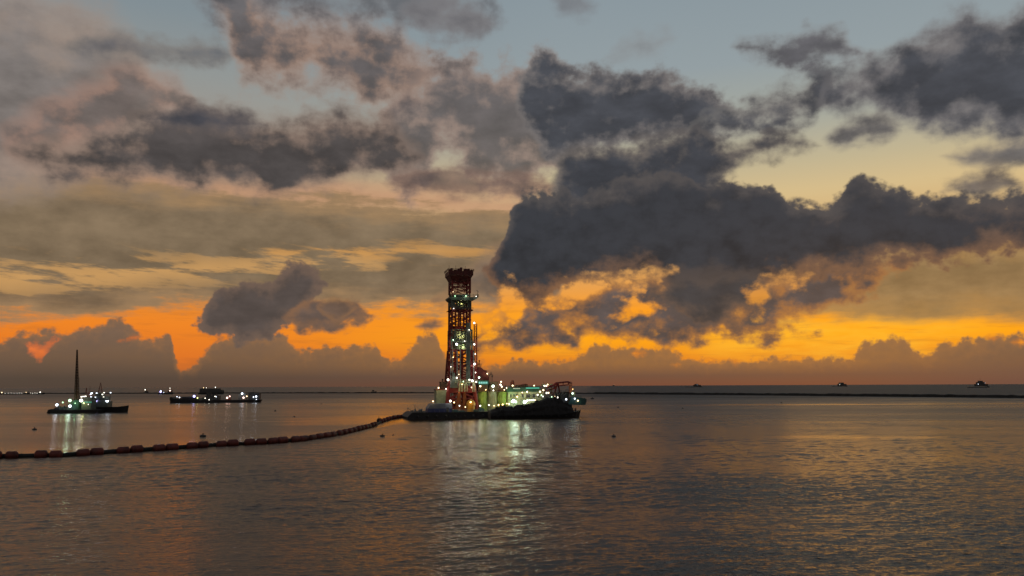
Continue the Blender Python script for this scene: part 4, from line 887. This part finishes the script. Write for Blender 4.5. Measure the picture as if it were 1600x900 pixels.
# ------------------------------------------------------------------ far vessels
def far_ship(name, label, cat, x0, x1, yw, parts, hullh, lamps, flip=False, group=None, mt='grey_dark', B=12, bow=.2, rise=1.5):
    FR = Frame(x0, yw, 0.0); e = empty(name, FR.o, 0, label, cat, group); L = FR.x(x1, 0, yw)
    m = hull(L, B, hullh, bow=bow, rise=rise)
    m.v = [((L-v[0]) if flip else v[0], v[1]+B/2, v[2]) for v in m.v]
    m.build('hull', M(mt), e)
    for nm, mm, shp in parts:
        b = MB()
        for s in shp:
            if len(s) == 4: a, c, t0, t1 = s; b.box(FR.x(a, 1), FR.x(c, 1), B*.2, B*.8, FR.z(t0, 1, a), FR.z(t1, 1, a), .3, .3)
            else: a, t0, c, t1, r_ = s; b.tube((FR.x(a, 2), B*.4, FR.z(t0, 2, a)), (FR.x(c, 2), B*.4, FR.z(t1, 2, a)), r_, r_*.6)
        b.build(nm, M(mm), e)
    for px, py, kd, r_, pw in lamps: lamp(e, FR.at(px, py, -1.0), kd, r_, pw)
    return e
far_ship('supply_ship', 'low dark work ship on the right horizon, leftmost of three, small pale wheelhouse', 'ship', 1071, 1098, 605.0,
    [('wheelhouse', 'grey_dark', [(1084, 1096, 604, 601.4), (1086, 1092, 601.5, 600)]), ('mast', 'grey_dark', [(1089, 600.5, 1089, 597.2, .5)])], 2.8, [(1089.5, 601.6, 'cool', .9, 0)], group='work ships on the horizon')
far_ship('supply_ship', 'dark work ship on the right horizon, middle of three, one lamp on its left side', 'ship', 1300, 1325, 604.0,
    [('wheelhouse', 'grey_dark', [(1310, 1324, 603, 600), (1312, 1320, 600.1, 597.8)]), ('mast', 'grey_dark', [(1316.5, 598, 1316.5, 595.4, .5), (1313, 598, 1313, 596.4, .4)])], 2.6, [(1312, 600.6, 'white', 1.5, 0)], group='work ships on the horizon')
far_ship('supply_ship', 'largest dark work ship on the right horizon, tall tiered wheelhouse with bright lamp', 'ship', 1513, 1548, 605.6,
    [('wheelhouse', 'grey_dark', [(1525, 1546, 603.4, 600), (1528, 1541, 600.1, 597), (1531, 1538, 597.1, 595)]), ('mast', 'grey_dark', [(1534, 595.3, 1534, 590.6, .45), (1531, 595.5, 1531, 593, .3)])], 3.0, [(1528.5, 600.2, 'cool', 1.1, 0), (1539, 598.6, 'cool', .5, 0)], group='work ships on the horizon')
far_ship('cargo_ship', 'dark boxy ship far behind the hopper barge with raised deck', 'ship', 309, 348, 616.2,
    [('cargo_deck', 'grey_dark', [(310.5, 342, 613.8, 607.2), (336, 346.5, 613.8, 609.4), (314, 318, 607.4, 606)]), ('mast', 'grey_dark', [(322, 607.4, 322, 604.8, .4), (336.6, 607.4, 336.6, 604.2, .5)])], 3.5, [(318, 605.9, 'warm', .7, 0), (322.4, 605.8, 'white', .6, 0), (336.6, 605.2, 'white', .9, 0)], B=16)
far_ship('patrol_boat', 'small boat with bright violet-white lamps just left of the hopper barge', 'boat', 246.5, 269, 616.2,
    [('wheelhouse', 'grey_dark', [(249, 254, 614.6, 611.4), (261, 267.5, 614.6, 610)]), ('mast', 'grey_dark', [(265.5, 610.3, 265.5, 605.8, .35)])], 2.2, [(251, 612, 'violet', 2.0, .6), (251.4, 611, 'cool', 1.2, 0), (265.6, 610.4, 'pink', 1.4, 0), (265.6, 606.6, 'white', .7, 0), (256, 613, 'cool', .6, 0)], B=9)
far_ship('fishing_boat', 'tiny far boat showing one white lamp, between tugboat and violet-lit boat', 'boat', 224, 231, 614.0,
    [('wheelhouse', 'grey_dark', [(226, 229.5, 612.8, 610.4)])], 1.8, [(226.8, 609, 'white', 1.3, 0)], B=7)
far_ship('jetty_barge', 'long low dark barge with a row of tiny lamps at the far left edge', 'barge', -6, 67, 616.4,
    [('deckhouse', 'grey_dark', [(0, 6, 615, 613.6), (38, 43, 615, 613.4), (58, 65, 615, 613.6)]), ('mast', 'grey_dark', [(41, 614, 42.5, 610.4, .5), (62.5, 614, 62.5, 612.4, .5)])], 2.2,
    [(2.8, 613.4, 'warm', 1.2, 0)]+[(x, 614.3+.2*math.sin(x), 'white', .55, 0) for x in (8, 13, 17.5, 22, 27, 30.5, 34, 48, 51, 54.5, 58)]+[(40.8, 613, 'warm', .8, 0), (62.8, 612.8, 'white', 1.2, 0)], B=18, mt='hull_black', rise=0)
far_ship('fishing_boat', 'tiny unlit dark boat on the horizon left of the tower barge', 'boat', 579, 588, 613.0, [('wheelhouse', 'grey_dark', [(581, 584.5, 611.6, 609.6)])], 1.6, [], B=7)
far_ship('fishing_boat', 'tiny far boat with a single warm lamp on the horizon right of the tower barge', 'boat', 956, 962.5, 603.6, [('wheelhouse', 'grey_dark', [(957.5, 960.5, 602.8, 601.6)])], 2.0, [(959.4, 601.2, 'warm', 1.3, 0)], B=8)

# ------------------------------------------------------------------ mooring buoys
def buoy(px, py, wpx, label, shape=0):
    p = sea(px, py); s = (p-CAMP).length/F*wpx/2
    e = empty('mooring_buoy', p, 0, label, 'buoy', 'mooring buoys on the water')
    b = MB()
    if shape == 0: b.lathe((0, 0, 0), [(s*.5, -.35*s), (s*.95, -.1*s), (s, .25*s), (s*.85, .5*s), (s*.35, .62*s)], 16)
    else: b.lathe((0, 0, .2*s), [(s*.25, -s), (s*.45, -.9*s), (s*.5, 0), (s*.45, .9*s), (s*.25, s)], 14, 'x')
    b.build('float', M('grey_dark'), e)
    b = MB(); z = .6*s; b.tube((0, 0, z*.9), (0, 0, z+.35*s), .16*s); b.lathe((0, 0, z+.35*s), [(.1*s, 0), (.3*s, .06*s), (.3*s, .16*s), (.1*s, .22*s)], 10); b.build('lifting_eye', M('rubber'), e)
buoy(54, 671.6, 6, 'small dark buoy below the crane barge, leftmost buoy'); buoy(317, 682.4, 8.4, 'dark buoy just above the pipeline, between the crane barge and hopper barge', 1)
buoy(430, 642.2, 3.4, 'tiny dark buoy right of the hopper barge, nearest to it'); buoy(460, 651.3, 3, 'tiny dark buoy above the pipeline, midway from hopper barge to tower barge'); buoy(502, 631.4, 2.2, 'tiniest dark buoy far out, highest one left of the tower barge')
buoy(597.5, 682, 7, 'dark buoy on the near side of the pipeline, left one of two', 1); buoy(614.3, 680, 3, 'tiny dark buoy on the near side of the pipeline, right one of two')
buoy(959, 682.4, 7, 'dark buoy alone on the near water, right of the tower barge'); buoy(925.5, 623.6, 5, 'small flat dark buoy close off the right end of the tower barge', 1)
buoy(966, 637, 3.2, 'tiny dark buoy on open water, second from the tower barge going right'); buoy(1066.5, 638.4, 3, 'tiny dark buoy on open water, third from the tower barge going right'); buoy(1221, 630, 3, 'tiny dark buoy below the breakwater, rightmost of all buoys')
